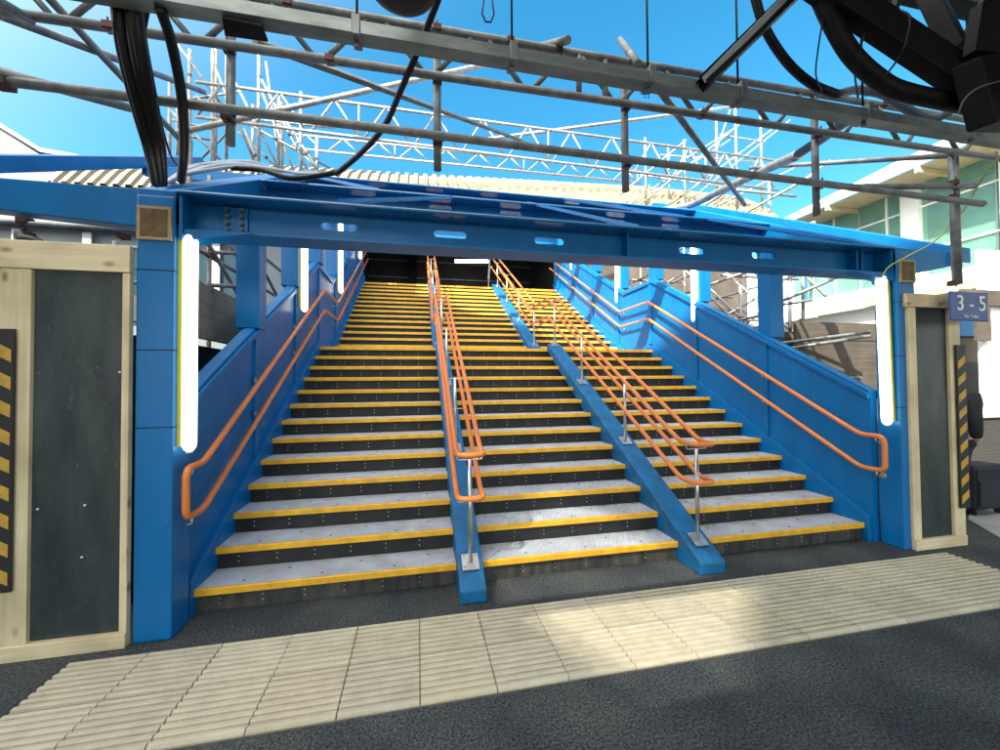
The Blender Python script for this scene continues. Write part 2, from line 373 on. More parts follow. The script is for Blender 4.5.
PX0, PYF, PYN = -0.397, 2.818, 2.07
pv = MB(); tints = []
TW, TD = .4, (PYF-PYN)/2
for k in range(-4, 13):
    for row in range(2):
        x0 = PX0+k*TW+.003+random.uniform(-.001, .001); x1 = x0+TW-.006; y0 = PYN+row*TD+.003; y1 = y0+TD-.006
        dz = random.uniform(0, .002); prof = [(y0, 0.0), (y0, .012+dz)]
        pitch = (y1-y0)/8
        for i in range(8):
            yc = y0+(i+.5)*pitch
            for a, h in ((-.34, 0), (-.27, .008), (-.14, .011), (.14, .011), (.27, .008), (.34, 0)): prof.append((yc+a*pitch, .012+dz+h))
        prof += [(y1, .012+dz), (y1, 0.0)]
        n0 = len(pv.f); pv.prism(prof[::-1], x0, x1)
        t = random.uniform(.92, 1.05); w = random.uniform(-.02, .02)
        tints += [(t+w, t, t-w*1.5)]*(len(pv.f)-n0)
po = obj('tactile_paving', pv, 'paving'); tag(po, kind='structure')
ca = po.data.color_attributes.new('tint', 'FLOAT_COLOR', 'CORNER')
for p in po.data.polygons:
    for li in p.loop_indices: ca.data[li].color = (*tints[p.index], 1)
mo = MB(); mo.box(PX0-4*TW-.004, PX0+13*TW+.004, PYN-.004, PYF+.004, -.01, .0045)
tag(obj('paving_bed', mo, 'mortar'), kind='structure')
kb = MB(); kb.add([at(968, 519, Z=.005), at(1004, 540, Z=.005), (16, 2.0, .005), (16, 3.9, .005), (7.2, 3.9, .005)], [(0, 1, 2, 3, 4)])
tag(obj('pavement', kb, 'concrete'), kind='structure')

kb = MB(); kb.box(-30, 30, -9.5, -3.2, -.01, .006)
tag(obj('platform', kb, 'darkfloor'), kind='structure')
# ------------------------------------------------------------------ staircase
st = thing('staircase', 'wide three lane stairs with grey ribbed treads and yellow nosings climbing to the station building', 'staircase', (1.44, Y1, 0))
DIV = [(.395, .20), (2.43, .24)]
for i, (y, z) in enumerate(NOS):
    depth = GO+.03 if i not in (12, 26) else ((Y14-Y13)+.03 if i == 12 else .6)
    t = MB(); t.box(XL+.004, XR-.004, y+.019, y+depth, z-.045, z)
    if i < 13:
        t.cur = 1
        for k in range(11):
            x = XL+.3+k*.545
            if not any(abs(x-c) < .2 for c, _ in DIV): t.path([(x, y+.085, z-.003), (x, y+.085, z+.0035)], [.013, .009], 8)
            if not any(abs(x+.27-c) < .2 for c, _ in DIV): t.path([(x+.27, y+.235, z-.003), (x+.27, y+.235, z+.0035)], [.013, .009], 8)
    to = obj('tread', t, ['tread', 'bolt'], st)
    nb = MB(); nb.prism([(y, z-.046), (y, z-.004), (y+.006, z+.003), (y+.018, z+.003), (y+.018, z-.046)], XL+.002, XR-.002)
    obj('nosing', nb, 'yellow', to)
    r = MB(); r.box(XL+.003, XR-.003, y+.036, y+.05, z-RISE+.001, z-.0465)
    if i < 13:
        r.cur = 1
        for k in range(21):
            x = XL+.16+k*.285
            if any(abs(x-c) < .2 for c, _ in DIV): continue
            for h in (.045, .085):
                r.path([(x, y+.0365, z-RISE+h), (x, y+.031, z-RISE+h)], [.006, .004], 6)
    obj('riser', r, ['riser_dirty' if i == 0 else 'riser', 'rivet'], st)
# closed underside so that no light leaks through the flight
un = MB(); un.prism([(Y1+GO+.06, .01), (Y1+GO+.06, RISE-.06), (Y13+.06, 12*RISE-.06), (Y13+.4, 13*RISE-.07), (Y14+GO+.06, 13*RISE-.07), (YTOP+.06, 26*RISE-.07), (YTOP+.4, ZTOP-.08), (YTOP+.5, ZTOP-.08), (YTOP+.5, .01)], XL+.03, XR-.03)
obj('carriage', un, 'soot', st)

# sloping blue dividers, lower and upper flights
def divider(xc, w, upper, label):
    o = thing('stair_divider', label, 'stair divider', (xc, Y14 if upper else 2.93, 13*RISE if upper else 0), 'sloping blue dividers between the stair lanes')
    m = MB()
    if not upper:
        poly = [(2.94, 0.0), (2.93, .105), (6.86, nl1(6.86)+.115), (6.93, nl1(6.86)+.06), (6.93, 13*RISE-.03), (3.3, .0)]
    else:
        poly = [(8.02, 13*RISE+.002), (8.02, nl2(8.02)+.115), (YTOP+.05, nl2(YTOP+.05)+.1), (YTOP+.12, ZTOP+.002), (YTOP-.1, ZTOP-.25), (8.3, 13*RISE+.002)]
    m.prism(poly, xc-w/2, xc+w/2)
    obj('channel', m, 'blue_dirty', o, bevel=.012)
    return o
divider(*DIV[0], False, 'sloping blue divider on the lower flight nearer the left wall, its foot on the asphalt')
divider(*DIV[1], False, 'sloping blue divider on the lower flight nearer the right wall, wider foot on the asphalt')
divider(*DIV[0], True, 'sloping blue divider above the landing behind the left central handrails')
divider(*DIV[1], True, 'sunlit sloping blue divider above the landing on the right side of the middle lane')

# ------------------------------------------------------------------ handrails
RR = .0215
def profile(h, y0, y1, x):
    pts = []
    zs = off(3.2)+h
    pts += [(x, y0, zs), (x, 3.2, zs), (x, YK1, LEVEL+h), (x, YK2, LEVEL+h), (x, y1, off(y1)+h)]
    return pts
def central_rail(xc, label):
    o = thing('handrail', label, 'handrail', (xc, 3.12, 0), 'orange handrails on the stairs')
    for h, nm in ((.93, 'upper_rail'), (.60, 'lower_rail')):
        left = profile(h, 3.0, 12.55, xc-.1); right = profile(h, 3.0, 12.55, xc+.1)
        pts = left[::-1] + right
        m = MB(); m.path(fillet(pts, .085, 6), RR, 12); obj(nm, m, 'orange', o)
    ys = [3.12, 4.36, 5.62, 6.82, 8.12, 9.4, 10.7, 12.0]
    for y in ys:
        base = (nl1(y) if y < 7 else nl2(y))+.115
        top = off(max(y, 3.2))+.875
        m = MB(); m.tube((xc, y, base+.005), (xc, y, top), .017, 12)
        p = obj('post', m, 'steel', o)
        s = SL
        b = MB(); b.beam((xc, y-.062, base-.062*s+.004), (xc, y+.062, base+.062*s+.004), .13, .012)
        for dx in (-.047, .047):
            for dy in (-.042, .042): b.tube((xc+dx, y+dy, base+dy*s+.006), (xc+dx, y+dy, base+dy*s+.02), .008, 6)
        obj('base_plate', b, 'steel', p)
        for h in (.93, .60):
            zc = off(max(y, 3.2))+h
            k = MB(); k.path(fillet([(xc-.1, y, zc-.015), (xc-.1, y, zc-.055), (xc+.1, y, zc-.055), (xc+.1, y, zc-.015)], .025, 4), .006, 6)
            obj('bracket', k, 'steel', p)
    return o
central_rail(.395, 'double orange handrail on steel posts along the left divider, seen almost end on')
r2 = central_rail(2.43, 'double orange handrail on steel posts along the right divider, seen spread open')
e = MB()
for zt, nm in ((.93, 0), (.6, 1)):
    e.path(fillet([(2.43-.1, 12.5, off(12.5)+zt), (2.43-.1, 12.75, off(12.6)+zt), (2.43-.1, 13.05, ZTOP+.62-nm*.3), (2.43-.1, 13.05, ZTOP)], .08), .02, 8)
obj('end_leg', e, 'steel', r2)

def wall_rail(x, inward, label):
    o = thing('handrail', label, 'handrail', (x, 3.0, .8), 'orange handrails on the stairs')
    up = profile(.93, 2.985, 12.7, x); lo = profile(.60, 2.985, 12.7, x)
    m = MB(); pts = up[::-1] + lo; m.path(fillet(pts, .07, 6), RR+.001, 12); obj('rail', m, 'orange', o)
    wx = x-inward*.085
    for y in (3.06, 4.35, 5.6, 6.95, 8.0, 9.4, 10.9, 12.2):
        for h in (.93, .60):
            z = off(max(y, 3.2))+h
            k = MB(); k.path(fillet([(x, y, z-.015), (x, y, z-.06), (wx, y, z-.06)], .03, 4), .007, 6); k.tube((wx, y, z-.06), (wx+inward*.006, y, z-.06), .03, 12)
            obj('bracket', k, 'steel', o)
    return o
wall_rail(-1.50, 1, 'looped double orange handrail fixed to the left blue stair wall')
wall_rail(4.38, -1, 'looped double orange handrail fixed to the right blue stair wall')

# ------------------------------------------------------------------ stair side walls
COLY = [2.95, 4.36, 5.68, 6.95, 8.25, 9.6, 10.95, 12.2]
def side_wall(s, xin, label):
    """s = +1: wall lies on the +X side of xin"""
    o = thing('stair_wall', label, 'stair wall', (xin, 3.17, 0), 'blue parapet walls of the stairs')
    x0, x1 = xin+s*.03, xin+s*.11
    H = 1.30
    ys = [3.175, YK1, YK2, 12.6]
    top = [(y, off(y)+H) for y in ys]
    p = MB(); p.prism([(3.175, 0.0)] + top + [(12.6, 0.0)], x0, x1); obj('panel', p, 'blue', o)
    c = MB()
    for (ya, za), (yb, zb) in zip(top[:-1], top[1:]):
        c.prism([(ya, za), (yb, zb), (yb, zb+.055), (ya, za+.055)], xin-s*.004, xin+s*.15)
        c.prism([(ya, za+.0552), (yb, zb+.0552), (yb, zb+.085), (ya, za+.085)], xin+s*.02, xin+s*.125)
    obj('coping', c, 'blue', o, bevel=.006)
    k = MB(); k2 = MB()
    segs = [(3.19, Y13-.02), (Y13-.02, 8.02), (8.02, 12.6)]
    for ya, yb in segs:
        za = nl1(ya) if ya < 7 else 13*RISE if ya < 8 else nl2(ya)
        zb = nl1(yb) if yb < 7 else (13*RISE if yb < 8.1 and ya < 7.5 else nl2(yb))
        if ya == Y13-.02: za = nl1(ya); zb = za
        k.prism([(ya, max(0, za-.4)), (yb, zb-.4), (yb, zb+.10), (ya, za+.10)], xin-s*.012, xin+s*.032)
        k2.prism([(ya, za+.035), (yb, zb+.035), (yb, zb+.045), (ya, za+.045)], xin-s*.017, xin-s*.0125)
    k.prism([(3.19, 0), (3.7, 0), (3.7, .2), (3.19, .0)], xin-s*.0115, xin+s*.031)
    obj('skirting', k, 'blue', o, bevel=.004); obj('skirting_bead', k2, 'blue', o)
    for y in COLY[1:]:
        b = MB(); zb = off(y)+.12; b.box(xin+s*.004, xin+s*.031, y, y+.10, zb, off(y)+H-.01); obj('stiffener', b, 'blue', o, bevel=.003)
    return o
side_wall(-1, XL, 'shaded blue stepped parapet wall with coping along the left of the stairs')
side_wall(1, XR, 'partly sunlit blue stepped parapet wall with coping along the right of the stairs')

# ------------------------------------------------------------------ steel canopy frame over the stairs
fr = thing('canopy_frame', 'roofless blue steel canopy frame with slotted cross beams standing over the stairs', 'canopy frame', (1.44, 2.95, 0))
def roof(y): return 2.875+(off(max(y, 2.95))-off(2.95))
W = .215
for s, xin in ((-1, -1.56), (1, 4.545)):
    for i, y in enumerate(COLY):
        xa, xb = xin, xin+s*W
        m = MB(); z0 = 0.0 if i == 0 else off(y)+1.30+.088
        ztop = roof(y)-(.0 if i == 0 else .22)
        m.box(xa, xb, y, y+.205, z0, ztop)
        c = obj('column', m, 'blue', fr, bevel=.012)
        if i == 0:
            j = MB()
            for z in (1.36, 1.86, 2.38): j.box(xa-s*.0015, xb+s*.0015, y-.0015, y+.2, z, z+.006)
            obj('panel_joint', j, 'soot', c)
            pc = MB(); xc = (xa+xb)/2; pc.box(xc-.085, xc+.085, y-.014, y-.002, 2.59, 2.78); obj('cover_plate', pc, 'patch', c, bevel=.004)
            tp = MB()
            for q in ((xc-.097, xc+.097, 2.776, 2.795), (xc-.097, xc+.097, 2.575, 2.594), (xc-.097, xc-.078, 2.594, 2.776), (xc+.078, xc+.097, 2.594, 2.776)):
                tp.box(q[0], q[1], y-.017, y-.0025, q[2], q[3])
            obj('tape_edge', tp, 'tape', c)
# cross beams with long slots in the web
def cross_beam(y, x0, x1, slots, h=.25, fl=.085):
    zt = roof(y); m = MB()
    m.box(x0, x1, y-fl, y+fl+.14, zt-.024, zt)
    m = obj('top_flange', m, 'blue_gloss', fr, bevel=.009); m = MB(); m.box(x0, x1, y-fl+.07, y+fl+.13, zt-h, zt-h+.016)
    ya, yb = y+.092, y+.108; z0, z1 = zt-h+.016, zt-.024; sz0, sz1 = (zt-.14, zt-.08) if y < 3.5 else (zt-.112, zt-.04)
    xs = [x0]
    for sx in slots: xs += [sx-.13, sx+.13]
    xs.append(x1)
    for i in range(0, len(xs)-1, 2): m.box(xs[i], xs[i+1], ya, yb, z0, z1)
    for sx in slots:
        # rounded slot: top and bottom plates with arc ends
        for zz, s in ((sz1, 1), (sz0, -1)):
            n = 6; zc = (sz0+sz1)/2; r = (sz1-sz0)/2
            pts = [(sx-.13, zc)]
            pts += [(sx-.13+r-r*math.cos(math.pi/2*k/n), zc+s*r*math.sin(math.pi/2*k/n)) for k in range(1, n+1)]
            pts += [(sx+.13-r+r*math.sin(math.pi/2*k/n), zc+s*r*math.cos(math.pi/2*k/n)) for k in range(0, n+1)]
            edge = z1 if s > 0 else z0
            poly = pts + [(sx+.13, edge), (sx-.13, edge)]
            m.extr([Vector((px, ya, pz)) for px, pz in poly], (0, yb-ya, 0))
    return obj('cross_beam', m, 'blue', fr)
SLOTS = [-.58, .255, 1.08, 2.43, 3.2]
cross_beam(COLY[0]+.09, -1.557, 4.542, SLOTS)
for y in (4.42, 5.82): cross_beam(y, -1.55, 4.55, SLOTS, .22)
for y in (8.35, 9.7, 11.05, 12.2): cross_beam(y, -1.55, 4.55, SLOTS, .2)
for x0, x1 in ((-3.38, -1.79), (4.775, 5.33)):      # side cantilevers
    y = COLY[0]+.09; m = MB(); zt = roof(y)
    far = x0 if x0 < -2 else x1; near = x1 if x0 < -2 else x0
    hn, hf = .25, .14
    m.extr([Vector((near, y-.05, zt)), Vector((far, y-.05, zt)), Vector((far, y-.05, zt-hf)), Vector((near, y-.05, zt-hn))], (0, .11, 0))
    obj('cantilever', m, 'blue', fr, bevel=.006)
    for y in (5.7, 8.25):
        m = MB(); zt = roof(y)
        m.extr([Vector((near, y, zt-.02)), Vector((far, y, zt-.02)), Vector((far, y, zt-.14)), Vector((near, y, zt-.2))], (0, .08, 0)); obj('cantilever', m, 'blue', fr, bevel=.006)
# rafters that follow the stair slope
for x in (-1.67, 4.655):
    m = MB(); seq = [(2.96, roof(2.96)), (YK1, roof(YK1)), (YK2, roof(YK2)), (12.5, roof(12.5))]
    for (ya, za), (yb, zb) in zip(seq[:-1], seq[1:]): m.prism([(ya, za-.2), (yb, zb-.2), (yb, zb+.035), (ya, za+.035)], x-.11, x+.11)
    obj('rafter', m, 'blue', fr, bevel=.006)
for x, y1 in ((-3.38, 8.25), (5.41, 9.5)):
    m = MB(); seq = [(2.93, roof(2.93)+.08), (YK1, roof(YK1)+.08), (min(y1, YK2), roof(min(y1, YK2))+.08)]
    if y1 > 9: seq.append((y1, roof(y1)+.08))
    for (ya, za), (yb, zb) in zip(seq[:-1], seq[1:]): m.prism([(ya, za-.15), (yb, zb-.15), (yb, zb), (ya, za)], x-.07, x+.07)
    obj('eave_beam', m, 'blue', fr, bevel=.006)
# plan bracing
for (a, b) in (((-.6, 3.2), (.4, 4.4)), ((3.6, 4.4), (4.5, 3.3)), ((1.3, 4.5), (1.9, 3.1)), ((2.2, 5.8), (3.4, 4.5)), ((-1.4, 5.7), (-.4, 4.5))):
    m = MB(); m.beam((a[0], a[1], roof(a[1])+.02), (b[0], b[1], roof(b[1])+.02), .05, .03); obj('bracing', m, 'blue', fr)
# end plates, haunches and bolts of the front beam
for s, x in ((1, -1.55), (-1, 4.535)):
    m = MB(); m.box(x+s*.002, x+s*.022, 2.975, 3.15, 2.60, 2.90); obj('end_plate', m, 'blue', fr)
    m = MB(); m.extr([Vector((x+s*.024, 2.99, 2.675)), Vector((x+s*.44, 2.99, 2.675)), Vector((x+s*.024, 2.99, 2.60))], (0, .11, 0)); obj('haunch', m, 'blue', fr)
    m = MB(); m.box(x+s*.2, x+s*.36, 3.113, 3.131, 2.702, 2.895); obj('splice_plate', m, 'blue', fr)
    for dx in (.235, .325):
        for k in range(4):
            m = MB(); z = 2.73+k*.048; m.tube((x+s*dx, 3.112, z), (x+s*dx, 3.092, z), .0165, 6); m.tube((x+s*dx, 3.092, z), (x+s*dx, 3.082, z), .009, 8)
            obj('bolt', m, 'bolt', fr)
for x in (4.18, 4.24, 1.74):
    m = MB(); m.box(x, x+.013, 3.04, 3.131, 2.70, 2.90); obj('stiffener', m, 'blue', fr)

# ------------------------------------------------------------------ lit tubes on the columns
def strip(x, y, z0, z1, s, label, tilt=0):
    o = thing('strip_light', label, 'strip light', (x, y, z0), 'lit tubes on the stair columns')
    t = Vector((tilt, 0, 0))
    m = MB(); n = 6; r = .042
    prof = [(x, z0+r)]
    pts = [Vector((x, y, z0+.003)), Vector((x, y, z0+.012)), Vector((x, y, z0+.03)), Vector((x, y, z0+.06)), Vector((x, y, z1-.06)), Vector((x, y, z1-.03)), Vector((x, y, z1-.012)), Vector((x, y, z1-.003))]
    pts = [p+t*((p.z-z1)/(z0-z1)) for p in pts]
    m.path(pts, [.012, .026, .037, .042, .042, .037, .026, .012], 14); obj('diffuser', m, 'lamp', o)
    for zc, zd in ((z0, -.012), (z1, .012)):
        q = MB(); q.path([Vector((x, y, zc+zd*.2))+t*((zc-z1)/(z0-z1)), Vector((x, y, zc+zd))+t*((zc-z1)/(z0-z1))], [.024, .018], 12); obj('end_cap', q, 'galv', o)
    b = MB(); b.beam(Vector((x-s*.05, y-.004, z0+.04))+t, Vector((x-s*.05, y-.004, z1-.04)), .03, .05, (0, 1, 0)); obj('housing', b, 'lampyel', o)
    return o
spots = [(COLY[0], 'front'), (COLY[2], 'third'), (COLY[4], 'landing'), (COLY[6], 'top')]
lab = {'front': 'foremost lit tube, on the {} portal column', 'third': 'lit tube on the {} column below the landing', 'landing': 'lit tube on the {} column at the landing', 'top': 'farthest lit tube on the {} side near the stair top'}
for y, k in spots:
    z0 = off(max(y, 3.2))+1.06 if y > 3 else 1.19
    strip(-1.50, y+.07, z0, z0+1.47, 1, lab[k].format('left'))
    strip(4.485 if y > 3 else 4.44, y+.07, z0, z0+1.47, -1, lab[k].format('right'), 0.03 if y < 3 else 0)

# ------------------------------------------------------------------ timber framed hoardings
def hazard(parent, x0, x1, y, z0, z1, flip=1, name='hazard_strip'):
    m = MB(); m.cur = 0; m.box(x0, x1, y, y+.012, z0, z1); m.cur = 1
    w = x1-x0; z = z0+.04
    while z < z1-.12:
        a = .055; d = w*.55*flip
        za, zb = (z, z+d) if flip > 0 else (z-d, z)
        m.extr([Vector((x0+.012, y-.003, za)), Vector((x1-.012, y-.003, zb)), Vector((x1-.012, y-.003, zb+.075)), Vector((x0+.012, y-.003, za+.075))], (0, .002, 0))
        z += .165
    return obj(name, m, ['hazblack', 'hazyellow'], parent)
YH = 2.93
hl = thing('hoarding', 'tall timber framed dark panel hoarding left of the stairs with hazard strip', 'hoarding', (-2.2, YH, 0), 'hoardings beside the stairs')
m = MB(); m.box(-2.31, -1.825, YH+.02, YH+.04, .09, 2.37); obj('panel', m, 'panel', hl)
m = MB(); m.box(-2.80, -1.79, YH-.012, YH+.035, 2.352, 2.525); obj('top_rail', m, 'timber_h', hl, bevel=.004)
m = MB(); m.box(-2.455, -2.305, YH-.006, YH+.035, .095, 2.351); obj('stile', m, 'timber_v', hl, bevel=.004)
m = MB(); m.box(-1.832, -1.792, YH-.006, YH+.035, .095, 2.351); obj('stile', m, 'timber_v', hl, bevel=.004)
m = MB(); m.box(-2.95, -1.79, YH-.02, YH+.035, .002, .094); obj('bottom_rail', m, 'timber_h', hl, bevel=.004)
m = MB(); m.box(-2.80, -2.456, YH+.01, YH+.03, .095, 2.351); obj('panel', m, 'timber_v', hl)
hazard(hl, -2.66, -2.365, YH-.03, .42, 1.98, -1)
m = MB()
for u, v in ((38, 509), (85, 505), (122, 503), (120, 372), (82, 557)):
    p = at(u, v, Y=YH+.02); m.tube(p, p-Vector((0, .006, 0)), .006, 8)
obj('screw_heads', m, 'signwhite', hl)

hr = thing('hoarding', 'narrow timber framed dark panel hoarding right of the stairs beside the numbered sign', 'hoarding', (4.95, YH, 0), 'hoardings beside the stairs')
m = MB(); m.box(4.715, 5.15, YH+.02, YH+.04, .09, 2.37); obj('panel', m, 'panel', hr)
m = MB(); m.box(4.60, 5.42, YH-.012, YH+.035, 2.335, 2.465); obj('top_rail', m, 'timber_h', hr, bevel=.004)
m = MB(); m.box(4.625, 4.72, YH-.006, YH+.035, .10, 2.334); obj('stile', m, 'timber_v', hr, bevel=.004)
m = MB(); m.box(5.145, 5.29, YH-.006, YH+.035, .10, 2.334); obj('stile', m, 'timber_v', hr, bevel=.004)
m = MB(); m.box(4.63, 5.285, YH-.02, YH+.03, .002, .099); obj('bottom_rail', m, 'timber_h', hr, bevel=.004)
hazard(hr, 5.19, 5.31, YH-.03, .37, 1.97, 1)
YF = 5.6
f2 = thing('timber_frame', 'bare timber rail and short post fixed to the white pillar behind the blue numbered sign', 'timber frame', at(985, 330, Y=YF))
a, b = at(977.5, 318, Y=YF), at(992, 341, Y=YF)
m = MB(); m.box(a.x, b.x, YF, YF+.06, b.z, at(985, 306, Y=YF).z); obj('post', m, 'board', f2, bevel=.004)
a, b = at(962, 293, Y=YF), at(1000, 304, Y=YF)
m = MB(); m.box(a.x, a.x+5, YF-.01, YF+.05, at(985, 305.5, Y=YF).z, at(985, 290, Y=YF).z); obj('rail', m, 'board', f2, bevel=.004)

sg = thing('platform_sign', 'small blue sign reading 3 - 5 fixed to the right hoarding top', 'sign', (5.14, 2.78, 2.3))
m = MB(); m.box(4.895, 5.385, 2.765, 2.785, 2.185, 2.462); obj('plate', m, 'signblue', sg, bevel=.012)
for body, size, x, z in (('3 - 5', .205, 5.155, 2.345), ('For Trains', .042, 5.15, 2.228)):
    me = text_mesh(body, size); me.materials.append(M['signwhite'])
    t = bpy.data.objects.new('lettering', me); COL.objects.link(t); t.parent = sg
    t.location = Vector((x, 2.762, z))-Vector(sg.location); t.rotation_euler = (math.pi/2, 0, 0)
m = MB(); m.box(5.0, 5.03, 2.786, 2.915, 2.36, 2.39); m.box(5.25, 5.28, 2.786, 2.915, 2.36, 2.39); obj('bracket', m, 'galv', sg)

# ------------------------------------------------------------------ scaffolding helpers
def tubes_at(parent, name, lines, material, r=.0242, label=None):
    for (u0, v0, ya, u1, v1, yb) in lines:
        m = MB(); m.tube(at(u0, v0, Y=ya), at(u1, v1, Y=yb), r, 10); obj(name, m, material, parent)
def coupler(parent, p, s=.05):
    m = MB(); p = Vector(p); s *= .8
    m.box(p.x-s*.7, p.x+s*.7, p.y-s*.8, p.y+s*.8, p.z-s*.55, p.z+s*.55)
    a = random.uniform(0, 6.28)
    m.tube(p+Vector((0, -s*.5, -s)), p+Vector((0, -s*.5, s*1.25)), s*.16, 6)
    m.tube(p+Vector((-s*.9, 0, s*.3)), p+Vector((s*1.05, 0, s*.3)), s*.2, 6)
    obj('coupler', m, 'coupler', parent, bevel=.006)

# near scaffold: lattice beam, ledger and hanging standards
YS = 2.4
ns = thing('scaffold', 'dark lattice beam scaffold of steel tubes crossing in front of the stairs overhead', 'scaffold', (0.5, YS, 3.5), 'scaffolding')
ZA, ZB, ZD = 3.508, 3.795, 3.115
m = MB(); m.tube((-4.2, YS, ZA), (7.5, YS, ZA), .0242, 12); obj('bottom_chord', m, 'galv', ns)
m = MB(); m.tube((-4.2, YS, ZB), (7.5, YS, ZB), .0242, 12); obj('top_chord', m, 'galv', ns)
m = MB(); m.tube((-4.2, YS-.05, ZD+.03), (4.55, YS-.05, ZD-.045), .0242, 12); obj('ledger', m, 'galv', ns)
x = -2.0; k = 0
xs = [-.95, -.62, -.30, .05, .33, .6]
def brace(a, za, b, zb, r=.016):
    m = MB(); m.tube((a, YS, za), (b, YS, zb), r, 8); obj('brace', m, 'galv', ns)
x = -3.9
while x < 7.2:
    brace(x, ZB-.02, x+.21, ZA+.02); brace(x+.21+.09, ZA+.02, x+.21+.30, ZB-.02); x += .62
for px in (579, 605): 
    p = at(px, 90, Y=YS); brace(p.x, ZA, p.x, ZB, .02)
for px, v0, v1 in ((437, 52, 170), (624, 82, 191), (814, 110, 215), (231, 20, 145)):
    a, b = at(px, v0, Y=YS+.05), at(px, v1, Y=YS+.05); b.x = a.x
    m = MB(); m.tube(a, b, .0242, 12); obj('standard', m, 'galv', ns)
    coupler(ns, (a.x, YS+.02, ZD)); coupler(ns, (a.x, YS+.02, ZA))
p = at(953, 150, Y=YS+.06); q = at(955, 284, Y=YS+.06); q.x = p.x
m = MB(); m.tube(p, q, .032, 12); obj('standard', m, 'galv', ns)
for v in (152, 183, 197, 283): c = at(953, v, Y=YS+.03); coupler(ns, c, .045)
for (u, v, l) in ((558, 44, -.05), (632, 52, .05), (437, 28, .03), (288, 30, 0)):
    c = at(u, v, Y=YS); coupler(ns, (c.x, YS, ZB), .045)
for px in (110, 180, 330, 510, 700, 880):
    a = at(px, 20, Y=YS); coupler(ns, (a.x, YS, random.choice((ZA, ZB))), .042)
for a, b in (((534, 48), (568, 40)), ((620, 40), (638, 64))):
    m = MB(); m.tube(at(*a, Y=YS+.3), at(*b, Y=YS-.12), .0242, 10); obj('tube_end', m, 'galv', ns)
tubes_at(ns, 'cross_tube', [(840, 187, YS+.1, 975, 186, YS+.02), (750, 168, 4.5, 955, 155, YS+.1), (660, 91, YS+.1, 745, 205, 4.2),
    (0, 15, 2.6, 204, 92, 4.3), (45, -6, 2.7, 182, 142, 4.2), (-8, 70, 2.3, 130, 108, 2.8), (-10, -4, 2.2, 30, 20, 2.4), (255, 42, 2.6, 520, 140, 5.5)], 'galv')
tubes_at(ns, 'cross_tube', [(312, 62, 2.6, 560, 155, 4.5)], 'galv', .008)
coupler(ns, at(2, 82, Y=YS-.05), .06)

# hung channel rail
ch = thing('hung_channel', 'long grey green galvanised channel hung on thin rods below the scaffold beam', 'channel rail', (1.5, 2.0, 3.35))
YC = 2.0; ZC = 3.348
def channel(mb, a, b, w=.082, h=.062):
    a, b = Vector(a), Vector(b)
    d = (b-a).normalized(); side = d.cross(Vector((0, 0, 1))).normalized(); u = side.cross(d)
    mb.beam(a-u*h*.45, b-u*h*.45, w, h*.1)
    for s in (-1, 1):
        mb.beam(a+side*s*w*.46, b+side*s*w*.46, w*.08, h*.8)
        mb.beam(a+u*h*.45+side*s*w*.35, b+u*h*.45+side*s*w*.35, w*.3, h*.1)
m = MB(); channel(m, (-1.5, YC, ZC+.005), (6.0, YC, ZC-.03)); obj('channel', m, 'channel', ch)
for u, v in ((357, 28), (512, 50), (648, 75), (738, 90), (863, 108), (970, 120)):
    p = at(u, v, Y=YC)
    m = MB(); m.tube((p.x, YC, ZC-.06), (p.x, YC, 4.18), .006, 8); r_ = obj('hanger_rod', m, 'soot', ch)
    m = MB(); m.box(p.x-.02, p.x+.02, YC-.052, YC+.052, ZC-.046, ZC+.052); obj('hanger_clip', m, 'galv', r_, bevel=.004)
    m = MB(); m.tube((p.x, YC, ZC-.075), (p.x, YC, ZC-.05), .013, 6); obj('nut', m, 'galv', r_)
m = MB(); p = at(646, 88, Y=YC); m.path([p, p-Vector((0, 0, .0))+Vector((-.012, 0, -.01)), p+Vector((-.012, 0, -.055)), p+Vector((.018, 0, -.055)), p+Vector((.018, 0, -.01))], .002, 5, True); obj('wire_loop', m, 'black', ch)
m = MB(); a = at(233, 22, Y=YC); m.extr([at(222, 18, Y=YC-.02), at(262, 26, Y=YC-.02), at(268, 42, Y=YC+.05), at(225, 36, Y=YC+.05)], (0, .0, .012)); obj('end_cleat', m, 'soot', ch)
s2 = thing('slotted_strut', 'short slotted channel strut rising to the right from the hung rail', 'channel strut', at(705, 82, Y=1.96))
m = MB(); channel(m, at(702, 84, Y=1.93), at(800, -12, Y=1.80), .07, .07); obj('channel', m, 'soot', s2)
m = MB(); a, b = at(704, 80, Y=1.90), at(797, -14, Y=1.77); m.beam(a, b, .034, .01, (0, 1, .3)); obj('liner', m, 'greycable', s2)

# platform canopy iron work at upper right and the beam that carries the rods
cn = thing('platform_canopy', 'black iron platform canopy bracket with curved brace in the upper right corner', 'canopy bracket', (3.0, 1.6, 3.3))
def slab(a, b, w, h, name, material='soot', bev=.006):
    m = MB(); m.beam(a, b, w, h, (0, 0, 1)); return obj(name, m, material, cn, bevel=bev)
slab(at(790, -36, Y=1.72), at(1012, 112, Y=1.5), .09, .15, 'main_beam')
m = MB(); m.path(curve([at(818, -8, Y=1.72), at(833, 24, Y=1.70), at(852, 55, Y=1.68), at(878, 79, Y=1.66), at(904, 92, Y=1.62), at(970, 106, Y=1.55)]), .044, 14); obj('curved_brace', m, 'soot', cn)
g0 = at(1003, 106, Y=1.5)
slab(g0+Vector((.2, .05, .05)), g0+Vector((1.0, -4.5, .4)), .26, .24, 'girder')
m = MB(); m.extr([at(950, 70, Y=1.5), at(1010, 60, Y=1.5), at(1012, 134, Y=1.5), at(966, 133, Y=1.5)], (.03, -.1, 0)); obj('beam_seat', m, 'soot', cn, bevel=.008)
